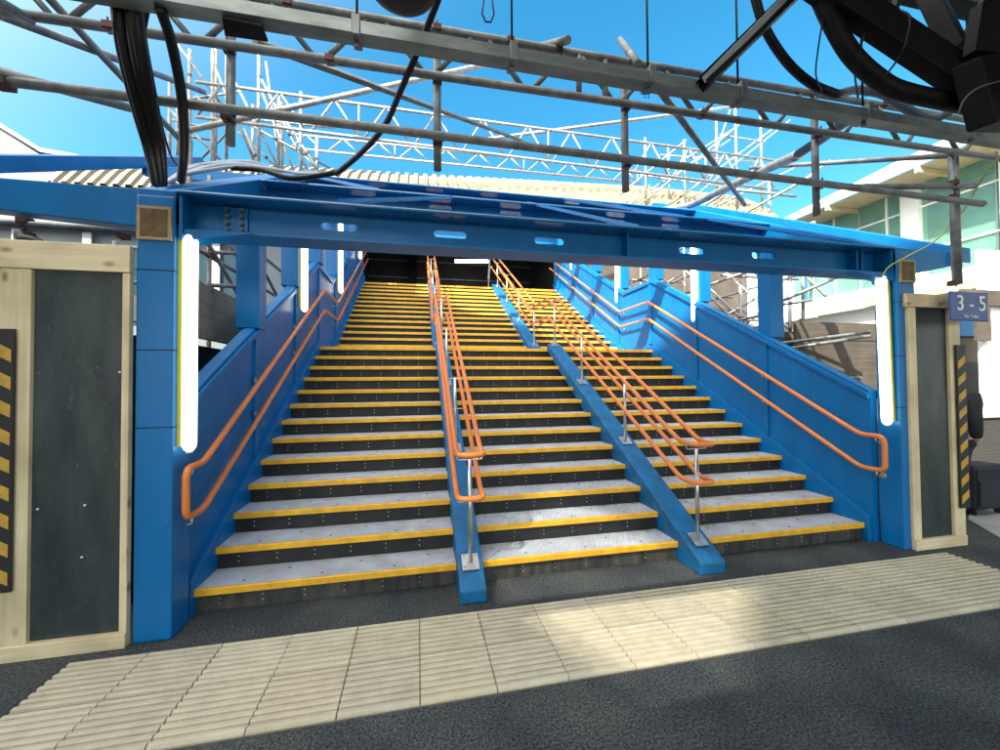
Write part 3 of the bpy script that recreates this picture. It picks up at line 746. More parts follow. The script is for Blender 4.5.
slab(at(957, 52, Y=1.62), at(922, -20, Y=1.75), .09, .09, 'strut', 'soot'); slab(at(968, 45, Y=1.6), at(1002, -25, Y=1.65), .06, .08, 'strut'); slab(at(984, 50, Y=1.58), at(1020, -40, Y=1.6), .08, .1, 'strut')
slab(at(888, 28, Y=1.66), at(902, -16, Y=1.7), .035, .035, 'strut')
m = MB(); m.extr([at(972, 62, Y=1.5), at(1000, 22, Y=1.5), at(1003, 88, Y=1.5)], (0, .02, 0)); obj('gusset', m, 'channel', cn)
m = MB(); m.extr([at(970, 10, Y=1.5), at(1002, -5, Y=1.5), at(1002, 62, Y=1.5), at(962, 58, Y=1.5)], (0, -.05, 0)); obj('gusset', m, 'soot', cn)
slab((-9, 2.0, 4.28), (12, 2.0, 4.28), .12, .14, 'purlin', 'soot'); slab((-9, -.3, 4.28), (12, -.3, 4.28), .12, .14, 'purlin', 'soot')
dz = 4.36
for (x0, x1, y0, y1) in ((-9, 12, -7.5, -1.35), (-9, -2.6, -1.35, 1.5), (-.2, 12, -1.35, 1.5), (-2.6, -.2, 1.12, 1.5)):  # unseen deck added to shade the front beams, opening left for the sun patch
    m = MB(); xx = x0
    m.box(x0, x1, y0, y1, dz, dz+.03); obj('shade_deck', m, 'deck', cn)
for x in (-3.5, 0.6, 4.2): slab((x, 1.93, 4.2), (x, -7.4, 4.2), .1, .2, 'canopy_beam', 'soot')

lp = thing('pendant_lamp', 'dark round pendant lamp hanging at the top edge of the view', 'lamp', at(402, 0, Y=1.7))
c = at(402, -7, Y=1.7)
m = MB(); m.lathe(c, [(.02, 0), (.10, .008), (.145, .03), (.152, .045), (.13, .06), (.08, .12), (.045, .16), (.04, .22)]); obj('shade', m, 'black', lp)
m = MB(); m.tube(c+Vector((0, 0, .2)), c+Vector((0, 0, 1.02)), .012, 8); m.tube(c+Vector((0, 0, 1.02)), c+Vector((0, .45, 1.02)), .02, 8); obj('stem', m, 'soot', lp)

# cables and hoses
def cable(name, label, pts, r, material, group=None, n=8, cat='cable'):
    m = MB(); m.path(curve([at(u, v, Y=y) for u, v, y in pts]), r, n); o = obj(name, m, material); return tag(o, label, cat, group)
cb = thing('cable_bundle', 'thick bundle of black cables dropping onto the left rafter corner', 'cable bundle', at(158, 180, Y=2.6))
for i, (dx, c_, r) in enumerate(((0, 'black', .024), (9, 'black', .022), (16, 'black', .02), (-5, 'black', .014), (6, 'lampyel', .0035), (12, 'black', .016), (-7, 'lampyel', .003))):
    m = MB(); m.path(curve([at(117+dx*1.1, -12, Y=2.05-.006*i), at(125+dx*1.1, 50, Y=2.15-.012*(i % 3)), at(139+dx*.9, 110, Y=2.3), at(150+dx*.75, 150, Y=2.45), at(156+dx*.5, 184, Y=2.75+.03*i)]), r, 8); obj('cable', m, c_, cb)
cable('cable', 'single black cable curving down right of the thick bundle on the left', [(160, 8, 2.0), (172, 45, 2.1), (182, 100, 2.3), (184, 150, 2.6), (181, 181, 2.9)], .024, 'black')
cable('thin_cable', 'thin dark wire looping between the two thick cable drops', [(142, 0, 2.1), (146, 40, 2.15), (155, 90, 2.3), (163, 130, 2.5), (172, 158, 2.8), (182, 170, 3.1)], .006, 'black')
cable('thin_cable', 'short black cable crossing behind the top of the bundle', [(150, -5, 2.1), (144, 25, 2.2), (139, 60, 2.3)], .013, 'black')
cable('hose', 'long black hose sweeping up across the scaffold to the pendant lamp', [(336, 174, 3.3), (362, 152, 3.0), (385, 125, 2.75), (400, 92, 2.5), (416, 55, 2.3), (432, 15, 2.15), (442, -12, 2.05)], .02, 'black', cat='hose')
cable('hose', 'black cable lying along the top of the second beam by the left rafter', [(232, 168, 3.6), (262, 170, 3.5), (290, 178, 3.4), (316, 176, 3.35), (338, 172, 3.3)], .022, 'black', cat='hose')
gb = thing('cable_coil', 'loose grey cables heaped on the left rafter behind the column head', 'cables', at(220, 172, Y=3.4))
for i in range(9):
    d = i*1.6
    m = MB(); m.path(curve([at(163+d*.6, 184-d*.35, Y=3.0+.05*i), at(185+d, 174-d*.7+2*math.sin(i), Y=3.2+.05*i), at(212+d, 169-d*.55+2*math.sin(2*i), Y=3.4+.06*i), at(238+d*1.2, 166-d*.35+math.sin(i*1.7), Y=3.6+.07*i), at(266+d*1.3, 168+d*.25, Y=3.9+.06*i), at(300+d*2, 174, Y=4.2+.05*i)]), .011+.002*(i % 3), 6); obj('cable', m, 'greycable', gb)
cable('hose', 'black hose hanging in an arc left of the canopy bracket', [(753, -10, 1.9), (765, 28, 1.92), (787, 62, 1.95), (812, 84, 1.97), (838, 95, 2.0)], .026, 'black', cat='hose')
cable('hose', 'blue grey hose lying over the scaffold chord under the curved brace', [(838, 94, 2.05), (858, 90, 2.1), (885, 95, 2.1), (905, 108, 2.05), (930, 119, 2.0), (950, 112, 1.95)], .028, 'greyhose', cat='hose')
cable('drain_hose', 'pale ribbed drain hose sagging beyond the scaffold on the right', [(655, 211, 6.5), (690, 205, 6.0), (722, 190, 5.2), (760, 172, 4.4), (800, 154, 3.6)], .055, 'galv', n=12, cat='hose')
cable('pipe_sleeve', 'black sleeve on the upper end of the pale drain hose', [(798, 154, 3.5), (820, 140, 3.1), (842, 124, 2.7), (856, 116, 2.5)], .045, 'black', n=12, cat='pipe sleeve')
cable('cable', 'yellow green cable hanging from the iron bracket to the right column lamp', [(1004, 152, 2.2), (984, 176, 2.4), (962, 212, 2.65), (936, 240, 2.8), (908, 256, 2.88), (890, 266, 2.93), (882, 276, 2.96)], .006, 'yellowcable')
cable('cable', 'buff cable looping at the iron beam seat in the upper right', [(958, 114, 1.45), (964, 100, 1.42), (978, 88, 1.4), (1004, 80, 1.4)], .004, 'buffcable')
cable('thin_cable', 'thin black wire hanging from the curved brace, left one', [(823, 18, 1.7), (818, 50, 1.75), (816, 75, 1.85), (822, 92, 1.95)], .004, 'black')
cable('thin_cable', 'thin black wire looped round the main iron beam', [(858, 98, 1.9), (855, 70, 1.75), (862, 42, 1.6), (864, 34, 1.55)], .005, 'black')
cable('thin_cable', 'thin black wire slung from beam top over the curved brace', [(900, 10, 1.5), (910, 18, 1.45), (905, 45, 1.45), (890, 70, 1.55), (866, 96, 1.8)], .005, 'black')
m = MB(); m.path([at(u, v, Y=1.75) for u, v in ((485, -8), (482, 14), (486, 22), (491, 22), (494, 14), (491, -8))], .004, 6); tag(obj('wire_loop', m, 'black'), 'small loop of black wire hanging at the top edge right of the lamp', 'wire loop')

# ------------------------------------------------------------------ distant lattice beams and scaffold towers
def lattice(name, label, ua, ub, Yd, top, bot, r=.035, pitch=1.0):
    """top and bot: two pixels each; straight chords between them"""
    o = thing(name, label, 'lattice beam', at(*bot[0], Y=Yd), 'scaffolding')
    A, B = at(*top[0], Y=Yd), at(*top[1], Y=Yd); C_, D = at(*bot[0], Y=Yd), at(*bot[1], Y=Yd)
    m = MB(); m.tube(A, B, r, 8); obj('top_chord', m, 'galv_light', o)
    m = MB(); m.tube(C_, D, r, 8); obj('bottom_chord', m, 'galv_light', o)
    n = int((B-A).length/pitch)
    for i in range(n):
        t0, t1, t2 = i/n, (i+.42)/n, (i+.9)/n
        m = MB(); m.tube(C_.lerp(D, t0), A.lerp(B, t1), r*.7, 6); m.tube(A.lerp(B, t1+.03/n), C_.lerp(D, t2), r*.7, 6); obj('brace', m, 'galv_light', o)
        if i % 4 == 2: m = MB(); m.tube(A.lerp(B, t2), C_.lerp(D, t2), r*.7, 6); obj('brace', m, 'galv_light', o)
    return o
lattice('lattice_beam', 'higher of the two pale lattice beams far beyond the canopy', 0, 0, 10, ((196, 82), (778, 161)), ((196, 117), (778, 190)), .036, 1.15)
lattice('lattice_beam', 'lower of the two pale lattice beams far beyond the canopy', 0, 0, 13, ((290, 134), (640, 171)), ((290, 148), (640, 183)), .036, 1.0)

def tower(label, loc, lines, Yd, material='galv_light', r=.036):
    o = thing('scaffold_tower', label, 'scaffold', loc, 'scaffolding')
    for (u0, v0, u1, v1, dy) in lines:
        a = at(u0, v0, Y=Yd+dy); b = at(u1, v1, Y=Yd+dy)
        if abs(u0-u1) < 3: b.x = a.x
        nm = 'standard' if abs(u0-u1) < 3 else 'brace'
        m = MB(); m.tube(a, b, r*(1.15 if nm == 'standard' else .8), 8); obj(nm, m, material, o)
        if random.random() < .6:
            q = a.lerp(b, random.uniform(.1, .5)); coupler(o, q, .06)
    return o
tower('pale scaffold tower of upright tubes and crossing braces above the left rafter', at(250, 180, Y=10), [
    (190, 50, 191, 185, 0), (216, 40, 216, 190, .3), (213, 50, 214, 190, -.3), (227, 50, 227, 185, 1), (259, 50, 259, 188, 0), (253, 105, 254, 186, .8), (266, 62, 283, 190, .5),
    (282, 102, 283, 190, .4), (301, 92, 302, 190, .2), (279, 96, 280, 160, 1.2), (317, 138, 317, 188, .3), (170, 78, 170, 180, .5), (178, 70, 178, 180, 1.2),
    (262, 80, 318, 190, 0), (235, 82, 290, 190, .4), (212, 60, 262, 180, .2), (178, 45, 222, 105, 0), (170, 110, 226, 165, 0), (238, 132, 300, 188, .5), (262, 92, 300, 186, .9),
    (244, 128, 268, 186, 0), (240, 120, 330, 168, .3), (284, 118, 330, 188, 0), (200, 160, 250, 110, .7), (196, 96, 224, 122, .6), (172, 120, 215, 130, .4), (175, 135, 213, 140, .4),
    (300, 150, 332, 186, .6), (252, 158, 292, 192, .9), (184, 100, 240, 92, .9), (236, 118, 336, 128, 1.0)], 10.5)
tower('pale scaffold tower with long raking braces above the right rafter', at(735, 205, Y=12), [
    (735, 100, 736, 212, 0), (760, 100, 760, 205, .5), (684, 140, 684, 212, 0), (645, 138, 645, 208, .3), (668, 145, 668, 205, .6), (716, 120, 716, 205, 1),
    (640, 205, 745, 120, 0), (660, 212, 778, 125, .4), (690, 200, 790, 120, .8), (620, 195, 686, 140, .3), (650, 190, 730, 140, .6), (668, 170, 735, 128, .2), (700, 214, 800, 165, 0),
    (640, 175, 780, 195, .5), (660, 155, 760, 162, .9), (690, 165, 760, 175, .2), (720, 135, 765, 142, .2), (735, 118, 775, 124, .7), (630, 205, 650, 185, .4), (710, 170, 730, 110, .5), (790, 190, 830, 160, .2)], 12.0)
tg = thing('raking_tube', 'long bright tube rising from the left tower across the sky', 'scaffold tube', at(175, 133, Y=9.5))
m = MB(); m.tube(at(172, 134, Y=9.5), at(560, 48, Y=9.5), .062, 10); obj('tube', m, 'galv_light', tg)
th = thing('raking_tube', 'slimmer pale tube rising gently behind the right half of the lattice', 'scaffold tube', at(502, 137, Y=11))
m = MB(); m.tube(at(480, 140, Y=11), at(800, 98, Y=11), .045, 10); obj('tube', m, 'galv_light', th)

# scaffold beside the right wall, seen between the columns
sr = thing('scaffold', 'sunlit tube scaffold standing behind the right stair wall', 'scaffold', (6.2, 7, 0), 'scaffolding')
for x, y in ((5.62, 6.0), (5.7, 7.6), (5.75, 9.4), (6.7, 6.4), (6.8, 8.2), (6.9, 10.2)):
    m = MB(); m.tube((x, y, 0), (x, y, 5.6 if y > 6 else 3.4), .0242, 8); obj('standard', m, 'galv_light', sr)
for z in (2.7, 3.5, 4.3, 5.1):
    for x0, x1 in ((5.5, 5.78), (6.55, 6.92)):
        m = MB(); m.tube((x0, 5.4, z), (x1, 10.6, z+.05), .0242, 8); obj('ledger', m, 'galv_light', sr)
    for y in (6.2, 7.8, 9.6): m = MB(); m.tube((5.4, y, z+.06), (7.1, y, z+.06), .0242, 8); obj('transom', m, 'galv_light', sr)
for (y0, z0, y1, z1) in ((5.6, 2.3, 8.0, 4.6), (6.6, 2.6, 9.6, 5.4), (5.2, 3.0, 7.0, 5.2), (7.6, 2.6, 10.4, 5.0)):
    for x in (5.5, 6.5): m = MB(); m.tube((x, y0, z0), (x+.05, y1, z1), .0242, 8); obj('brace', m, 'galv_light', sr)
for (u0, v0, ya, u1, v1, yb) in ((765, 308, 5.0, 845, 274, 4.4), (778, 305, 5.0, 812, 300, 4.8), (790, 262, 5.2, 790, 340, 5.2), (803, 262, 5.2, 803, 330, 5.2), (768, 345, 4.9, 870, 332, 4.4), (766, 352, 5.1, 870, 336, 4.5), (700, 330, 7, 780, 285, 6.5), (720, 345, 7, 775, 300, 6), (640, 300, 9, 700, 262, 8)):
    m = MB(); m.tube(at(u0, v0, Y=ya), at(u1, v1, Y=yb), .0242, 8); obj('tube_end', m, 'galv', sr)
for x, y, z in ((5.62, 6.0, 2.75), (5.7, 7.6, 3.5), (6.7, 6.4, 3.5), (5.62, 6.0, 3.5), (5.75, 9.4, 4.3)): coupler(sr, (x, y, z), .055)
# scaffold beside the left wall
sl = thing('scaffold', 'grey tube scaffold standing behind the left stair wall', 'scaffold', (-2.6, 6, 0), 'scaffolding')
for x, y in ((-2.15, 4.3), (-2.3, 5.0), (-2.35, 6.6), (-3.2, 5.0), (-3.2, 6.6)):
    m = MB(); m.tube((x, y, 0), (x, y, 3.2 if x < -3 else 4.0), .0242, 8); obj('standard', m, 'galv', sl)
for z in (2.72, 3.1, 3.6):
    m = MB(); m.tube((-2.32, 4.0, z), (-2.38, 8.0, z+.05), .0242, 8); obj('ledger', m, 'galv', sl)
    m = MB(); m.tube((-3.4, 5.05, z+.05), (-2.0, 5.05, z+.05), .0242, 8); obj('transom', m, 'galv', sl)
for (y0, z0, y1, z1) in ((4.4, 3.5, 6.6, 2.3), (5.0, 3.6, 7.4, 2.4), (4.2, 3.0, 6.2, 2.0), (5.8, 3.7, 8.0, 2.7)):
    m = MB(); m.tube((-2.28, y0, z0), (-2.28, y1, z1), .0242, 8); obj('brace', m, 'galv', sl)
for x, y, z in ((-2.15, 4.3, 2.72), (-2.3, 5.0, 3.1), (-2.3, 5.0, 2.72)): coupler(sl, (x, y, z), .055)
b = MB(); b.box(-2.06, -2.02, 3.6, 8.5, 2.08, 2.62); tag(obj('toe_board', b, 'board_y', bevel=.005), 'grey weathered board standing on edge behind the left lamp', 'scaffold board')
b = MB(); b.box(-3.4, -2.07, 3.5, 8.6, .0, 2.02); tag(obj('site_bin', b, 'soot', bevel=.01), 'dark site enclosure below the weathered board behind the left wall', 'site enclosure')
# tube over the left hoarding
lt = thing('scaffold_tube', 'horizontal scaffold tube with red clamps above the left hoarding', 'scaffold tube', (-2.4, 3.25, 2.75), 'scaffolding')
m = MB(); m.tube((-4.2, 3.3, 2.765), (-1.84, 3.3, 2.74), .0242, 12); obj('tube', m, 'galv', lt)
for u in (25, 121): coupler(lt, at(u, 221, Y=3.3), .055); coupler(lt, at(u+3, 236, Y=3.32), .05)
m = MB(); m.path(curve([at(20, 232, Y=3.28), at(24, 240, Y=3.27), at(34, 243, Y=3.26), at(47, 247, Y=3.25)]), [.03+.02*math.sin(i/24*3.1) for i in range(25)], 8); obj('hanging_bag', m, 'black', lt)
m = MB(); m.tube(at(132, 205, Y=3.4), at(132, 235, Y=3.4), .03, 8); obj('tube_end', m, 'galv', lt)
# boards behind the right wall
def boardwall(x0, x1, y, z, n, label, mt='board'):
    o = thing('board_hoarding', label, 'board hoarding', ((x0+x1)/2, y, 0))
    h = z/n
    for i in range(n):
        m = MB(); m.box(x0, x1, y+random.uniform(-.006, .006), y+.04, i*h+.001, (i+1)*h-.001); obj('board', m, mt, o, bevel=.004)
boardwall(4.85, 6.55, 5.12, 2.40, 9, 'stacked brown scaffold boards behind the right stair wall, nearer the column')
boardwall(5.55, 8.2, 4.9, 2.52, 9, 'brown board screen behind the right front column')

# ------------------------------------------------------------------ station building at the top of the stairs
bd = thing('station_building', 'station building with curved corrugated buff roof across the top of the stairs', 'building', (2, 13, 0))
BC, BZ, BR = 18.0, 4.12, 6.0
m = MB(); x0, x1 = -10.5, 15.9; rib = .33; nx = int((x1-x0)/rib)
angs = [math.radians(a) for a in range(146, 20, -7)]
cols_ = []
prof = [(0, 0), (.13, 0), (.165, .085), (.285, .085), (.33, 0)]
xs = []
for i in range(nx):
    for dx, h in prof[:-1]: xs.append((x0+i*rib+dx, h))
xs.append((x0+nx*rib, 0))
V = []; Fc = []
for (x, h) in xs:
    q = max(0, (x-(x1-3.2))/3.3); k = math.sqrt(max(.0, 1-q*q))
    sh = -.078*(min(x, 9)+2.7)
    for a in angs: V.append((x, BC+sh+(BR+h)*k*math.cos(a), BZ+(BR+h)*(.35+.65*k)*math.sin(a)))
na = len(angs)
for i in range(len(xs)-1):
    for j in range(na-1): Fc.append((i*na+j, i*na+j+1, (i+1)*na+j+1, (i+1)*na+j))
m.add(V, [f[::-1] for f in Fc]); rf = obj('roof', m, 'roofsheet', bd)
m = MB(); n = len(angs)
ye = [(BC+(BR-.06)*math.cos(a), BZ+(BR-.06)*math.sin(a)) for a in angs]
m.prism([(BC-5, 0), (BC+5, 0), (BC+5, 6.2), (BC-5, 6.2)], x1-3.6, x1-3.4); obj('gable_wall', m, 'paleclad', bd)
zf = 7.45
m = MB(); m.box(-4.6, XL-.25, 12.95, 13.1, 0, zf); obj('front_wall', m, 'officewall', bd)
m = MB(); m.box(XR+.25, 12.3, 12.95, 13.1, 0, zf); obj('front_wall', m, 'brownclad', bd)
m = MB(); m.box(-4.6, 12.4, 12.8, 12.94, 6.35, zf+.25); obj('eaves_beam', m, 'blue', bd)
m = MB(); m.box(XL-.6, XR+.6, YTOP+.51, 19.0, ZTOP-.2, ZTOP-.01); obj('concourse_floor', m, 'darkfloor', bd)
m = MB(); 
xx = -6.0
while xx < 9: m.box(xx, xx+.12, 17.0, 17.06, ZTOP, 7.29); m.box(xx+.12, xx+.24, 17.03, 17.06, ZTOP, 7.29); xx += .24
obj('back_wall', m, 'darkclad', bd)
m = MB()
for z in (5.35, 6.05, 6.75): m.box(-6, 9, 16.9, 16.98, z, z+.05)
obj('wall_rails', m, 'galv', bd)
m = MB(); m.box(-.35, -.05, 16.6, 16.85, ZTOP, 7.29); obj('pillar', m, 'soot', bd)
for xx in (XL-.55, XR+.45): m = MB(); m.box(xx, xx+.1, 13.2, 16.99, ZTOP, 7.29); obj('side_wall', m, 'darkclad', bd)
m = MB(); m.box(-6, 9, 13.2, 17.2, 7.30, 7.38); obj('ceiling', m, 'darkclad', bd)
a, b = at(455, 261, Y=15), at(488, 261.5, Y=15)
cl = thing('ceiling_light', 'lit strip light hanging in the dark concourse at the stair top', 'strip light', a.lerp(b, .5))
m = MB(); m.beam(a, b, .12, .09); obj('diffuser', m, 'lampfar', cl)
m = MB(); m.beam(a+Vector((0, 0, .08)), b+Vector((0, 0, .08)), .1, .06); m.tube(a+Vector((.2, 0, .1)), a+Vector((.2, 0, .98)), .01, 6); m.tube(b+Vector((-.2, 0, .1)), b+Vector((-.2, 0, .98)), .01, 6); obj('housing', m, 'soot', cl)

# ------------------------------------------------------------------ white building with green glass on the right
gbk = thing('glass_building', 'white building with green glazed upper storey and deep eaves on the right', 'building', (20, 9, 0))
XB = 18.0
m = MB(); m.box(XB+.3, XB+9, -6, 22, 0.8, 4.6); obj('lower_wall', m, 'white', gbk)
m = MB(); m.box(XB+.28, XB+.299, -6, 22, 0.0, .8); obj('plinth', m, 'greyclad', gbk)
m = MB(); m.box(XB-.1, XB+9, -6, 22, 4.6, 5.35); obj('fascia', m, 'white', gbk)
m = MB(); m.box(XB-2.6, XB-.101, -6, 11, 4.2, 4.45); obj('canopy', m, 'soffit', gbk)
m = MB(); m.box(XB+1.6, XB+1.7, -6, 14.2, 5.36, 9.3); obj('inner_wall', m, 'glassroom', gbk)
y = -6.0
while y < 14.1:
    m = MB(); m.box(XB+.05, XB+.07, y+.04, y+1.96, 5.36, 9.1); p = obj('pane', m, 'glass', gbk)
    m = MB(); m.box(XB, XB+.1, y-.03, y+.03, 5.36, 9.1); obj('mullion', m, 'white', gbk)
    m = MB(); m.box(XB+.02, XB+.09, y+.985, y+1.015, 5.36, 9.1); obj('mullion', m, 'greyclad', gbk); y += 2.0
for zz in (6.3, 7.9):
    m = MB(); m.box(XB-.012, XB+.045, -6, 14.1, zz, zz+.06); obj('transom', m, 'white', gbk)
for y in (5.6, 8.3, 10.9): m = MB(); m.box(XB-.15, XB+.3, y, y+.55, 5.36, 9.2); obj('pier', m, 'white', gbk)
m = MB(); m.box(XB+.1, XB+9, 14.15, 22, 5.36, 8.4); obj('end_block', m, 'white', gbk)
zr = at(900, 160, X=XB+7).z
m = MB(); m.extr([Vector((XB-1.6, -6, 9.0)), Vector((XB+7, -6, zr)), Vector((XB+7, -6, zr-.2)), Vector((XB-1.5, -6, 8.82))], (0, 22, 0)); obj('roof', m, 'white', gbk)
m = MB(); m.box(XB-1.45, XB+4.2, -6, 14.8, 8.78, 8.815); obj('soffit', m, 'soffit', gbk)
for y in (1, 4, 7, 10, 13): m = MB(); m.box(XB-1.55, XB+.0, y, y+.12, 8.6, 8.775); obj('eave_bracket', m, 'soffit', gbk)
for y in (6.8, 9.4, 12.0): m = MB(); m.box(XB+.27, XB+.298, y, y+1.5, 1.0, 3.4); obj('window', m, 'glassroom', gbk)
m = MB(); m.box(XB+.1, XB+.28, 15.0, 15.25, 4.9, 7.9); m.box(XB+.0, XB+.2, 15.3, 15.45, 4.9, 8.0); obj('downpipe', m, 'bluesheet', gbk)

bw = thing('brick_wall', 'low dark brick wall in the distance behind the suitcase', 'wall', (10, 5.4, 0))
m = MB(); m.box(7.6, 16, 5.3, 5.5, 0, .92); obj('masonry', m, 'brick', bw)
m = MB(); m.box(7.55, 16.05, 5.26, 5.54, .922, .99); obj('coping', m, 'concrete', bw, bevel=.01)
kb = thing('kiosk', 'dark kiosk with a blue band seen in the gap below the numbered sign', 'kiosk', at(968, 440, Y=6.4))
a, b = at(940, 350, Y=6.4), at(981, 350, Y=6.4)
m = MB(); m.box(a.x, b.x, 6.4, 7.4, 0, at(965, 337, Y=6.4).z); obj('body', m, 'brownclad', kb, bevel=.02)
m = MB(); m.box(a.x-.03, b.x+.03, 6.36, 7.4, at(965, 336.5, Y=6.4).z, at(965, 321, Y=6.4).z); obj('fascia', m, 'bluesheet', kb, bevel=.01)
m = MB(); m.box(a.x+.15, b.x-.15, 6.375, 6.398, 1.0, 2.0); obj('shutter', m, 'darkclad', kb)

wc = thing('white_column', 'broad sunlit white pillar beyond the timber rail on the right', 'pillar', at(992, 430, Y=5.95))
a, b = at(981.5, 340, Y=5.7), at(1006, 340, Y=5.7)
m = MB(); m.box(a.x, b.x, 5.68, 5.76, .13, 4.2); obj('shaft', m, 'white', wc, bevel=.01)
m = MB(); m.box(a.x-.06, b.x+.06, 5.64, 5.80, 0, .129); obj('base', m, 'concrete', wc)

# ------------------------------------------------------------------ buildings on the left
lb = thing('office_building', 'grey office building with pale window mullions behind the left hoarding', 'building', (-12, 13, 0))
m = MB(); m.box(-26, -5.2, 14.0, 18, 0, 7.9); obj('wall', m, 'officewall', lb)
m = MB(); m.box(-26, -5.0, 13.7, 13.99, 6.2, 6.9); obj('parapet', m, 'officewall', lb)
m = MB(); m.box(-26, -5.1, 13.93, 13.99, 4.4, 5.75); obj('glazing', m, 'darkglass', lb)
for i in range(12): m = MB(); x = -25+i*1.7; m.box(x, x+.22, 13.85, 13.925, 3.6, 6.19); obj('mullion', m, 'greyclad', lb)
m = MB(); m.box(-26, -5.1, 13.9, 13.99, 3.6, 4.39); obj('spandrel', m, 'darkclad', lb)
sh = thing('gabled_shed', 'pale grey sloping roof of a far shed at the left edge', 'building', (-24, 26, 0))
m = MB(); m.extr([Vector((-34, 25, 0)), Vector((-13, 25, 0)), Vector((-13, 25, 13.2)), Vector((-17.5, 25, 13.75)), Vector((-19.4, 25, 13.85)), Vector((-24, 25, 17)), Vector((-34, 25, 17))], (0, 8, 0)); obj('walls', m, 'paleclad', sh)
m = MB(); m.extr([Vector((-24.2, 24.8, 17.05)), Vector((-19.3, 24.8, 13.9)), Vector((-13, 24.8, 13.25)), Vector((-13, 24.8, 13.45)), Vector((-19.3, 24.8, 14.1)), Vector((-24.2, 24.8, 17.3))], (0, 8.4, 0)); obj('roof', m, 'greyclad', sh)

# ------------------------------------------------------------------ suitcase and traveller on the far right
SX, SY = 6.46, 3.48
su = thing('suitcase', 'dark navy wheeled suitcase with raised handle behind the hazard strip', 'suitcase', (SX+.25, SY+.15, 0))
m = MB(); m.box(SX, SX+.50, SY, SY+.27, .06, .60); obj('body', m, 'navy', su, bevel=.04)
m = MB(); m.box(SX+.05, SX+.45, SY-.02, SY+.002, .12, .42); obj('pocket', m, 'navy', su, bevel=.015)
m = MB(); m.path(fillet([(SX+.03, SY-.006, .1), (SX+.03, SY-.006, .55), (SX+.47, SY-.006, .55), (SX+.47, SY-.006, .1)], .06), .006, 6); obj('zip', m, 'rubber', su)
for dx in (.05, .45):
    for dy in (.05, .22):
        m = MB(); m.tube((SX+dx-.012, SY+dy, .034), (SX+dx+.012, SY+dy, .034), .034, 14); w_ = obj('wheel', m, 'rubber', su)
        m = MB(); m.box(SX+dx-.02, SX+dx+.02, SY+dy-.015, SY+dy+.015, .05, .075); obj('caster', m, 'soot', w_)
m = MB()
hp = at(967, 434, Y=SY+.14); hx, hz = hp.x, hp.z; PEX, PEY, PEZ = hx-.545, SY+.0, hz-.985
for dy in (.09, .18): m.tube((SX+.07, SY+dy, .60), (hx, SY+dy, hz), .011, 8)
obj('handle', m, 'white', su)
m = MB(); m.path(fillet([(hx, SY+.08, hz), (hx-.01, SY+.08, hz+.02), (hx-.01, SY+.19, hz+.02), (hx, SY+.19, hz)], .012), .014, 8); obj('grip', m, 'rubber', su)

def skin_body(name, joints, edges, material, parent, root=0, sub=2):
    me = bpy.data.meshes.new(name); me.from_pydata([j[:3] for j in joints], edges, []); o = bpy.data.objects.new(name, me); COL.objects.link(o)
    o.modifiers.new('skin', 'SKIN'); s = o.modifiers.new('sub', 'SUBSURF'); s.levels = sub; s.render_levels = sub
    for i, j in enumerate(joints):
        v = me.skin_vertices[0].data[i]; rx = j[3]; ry = j[4] if len(j) > 4 else rx; v.radius = (rx, ry); v.use_root = (i == root)
    bpy.context.view_layer.update()
    nm = bpy.data.meshes.new_from_object(o.evaluated_get(bpy.context.evaluated_depsgraph_get()))
    bpy.data.objects.remove(o)
    nm.materials.append(M[material]); nm.polygons.foreach_set('use_smooth', [True]*len(nm.polygons))
    r = bpy.data.objects.new(name, nm); COL.objects.link(r); r.parent = parent; return r
pe = thing('person', 'person in a dark jacket holding the suitcase handle, mostly hidden by the right hoarding', 'person', (PEX, PEY, 0))
# local frame: faces -X side of the platform
J = [(0, 0, .95, .09, .08), (0, 0, 1.15, .09, .07), (0, 0, 1.34, .11, .08), (0, 0, 1.46, .09, .07), (0, -.005, 1.53, .052), (0, -.02, 1.62, .075, .085), (0, -.02, 1.72, .07, .08),
     (.0, .19, 1.42, .062), (.23, .23, 1.20, .042), (.49, .15, .985, .034), (.0, -.19, 1.42, .062), (-.04, -.25, 1.15, .045), (.03, -.22, .93, .036),
     (0, .095, .88, .092), (.02, .1, .5, .06), (.06, .1, .10, .042), (-.06, .1, .04, .04), (0, -.095, .88, .092), (-.05, -.1, .5, .06), (-.10, -.1, .10, .042), (-.2, -.1, .04, .04)]
E = [(0, 1), (1, 2), (2, 3), (3, 4), (4, 5), (5, 6), (2, 7), (7, 8), (8, 9), (2, 10), (10, 11), (11, 12), (0, 13), (13, 14), (14, 15), (15, 16), (0, 17), (17, 18), (18, 19), (19, 20)]
skin_body('body', J, E, 'skin', pe)
JC = [(0, 0, .80, .165, .135), (0, 0, 1.15, .15, .12), (0, 0, 1.34, .175, .13), (0, 0, 1.47, .10, .08), (.0, .19, 1.42, .08), (.23, .23, 1.20, .058), (.475, .155, 1.0, .046), (.0, -.19, 1.42, .08), (-.04, -.25, 1.15, .066), (.025, -.222, .96, .052)]
skin_body('jacket', JC, [(0, 1), (1, 2), (2, 3), (2, 4), (4, 5), (5, 6), (2, 7), (7, 8), (8, 9)], 'darkcloth', pe)
JT = [(0, 0, .93, .15, .125), (0, .095, .86, .105), (.02, .1, .5, .08), (.055, .1, .12, .066), (0, -.095, .86, .105), (-.05, -.1, .5, .08), (-.10, -.1, .12, .066)]
skin_body('trousers', JT, [(0, 1), (1, 2), (2, 3), (0, 4), (4, 5), (5, 6)], 'trouser', pe)
skin_body('hair', [(.03, -.01, 1.66, .075, .08), (.02, -.015, 1.74, .078, .085), (-.02, -.02, 1.775, .05, .06)], [(0, 1), (1, 2)], 'hair', pe)
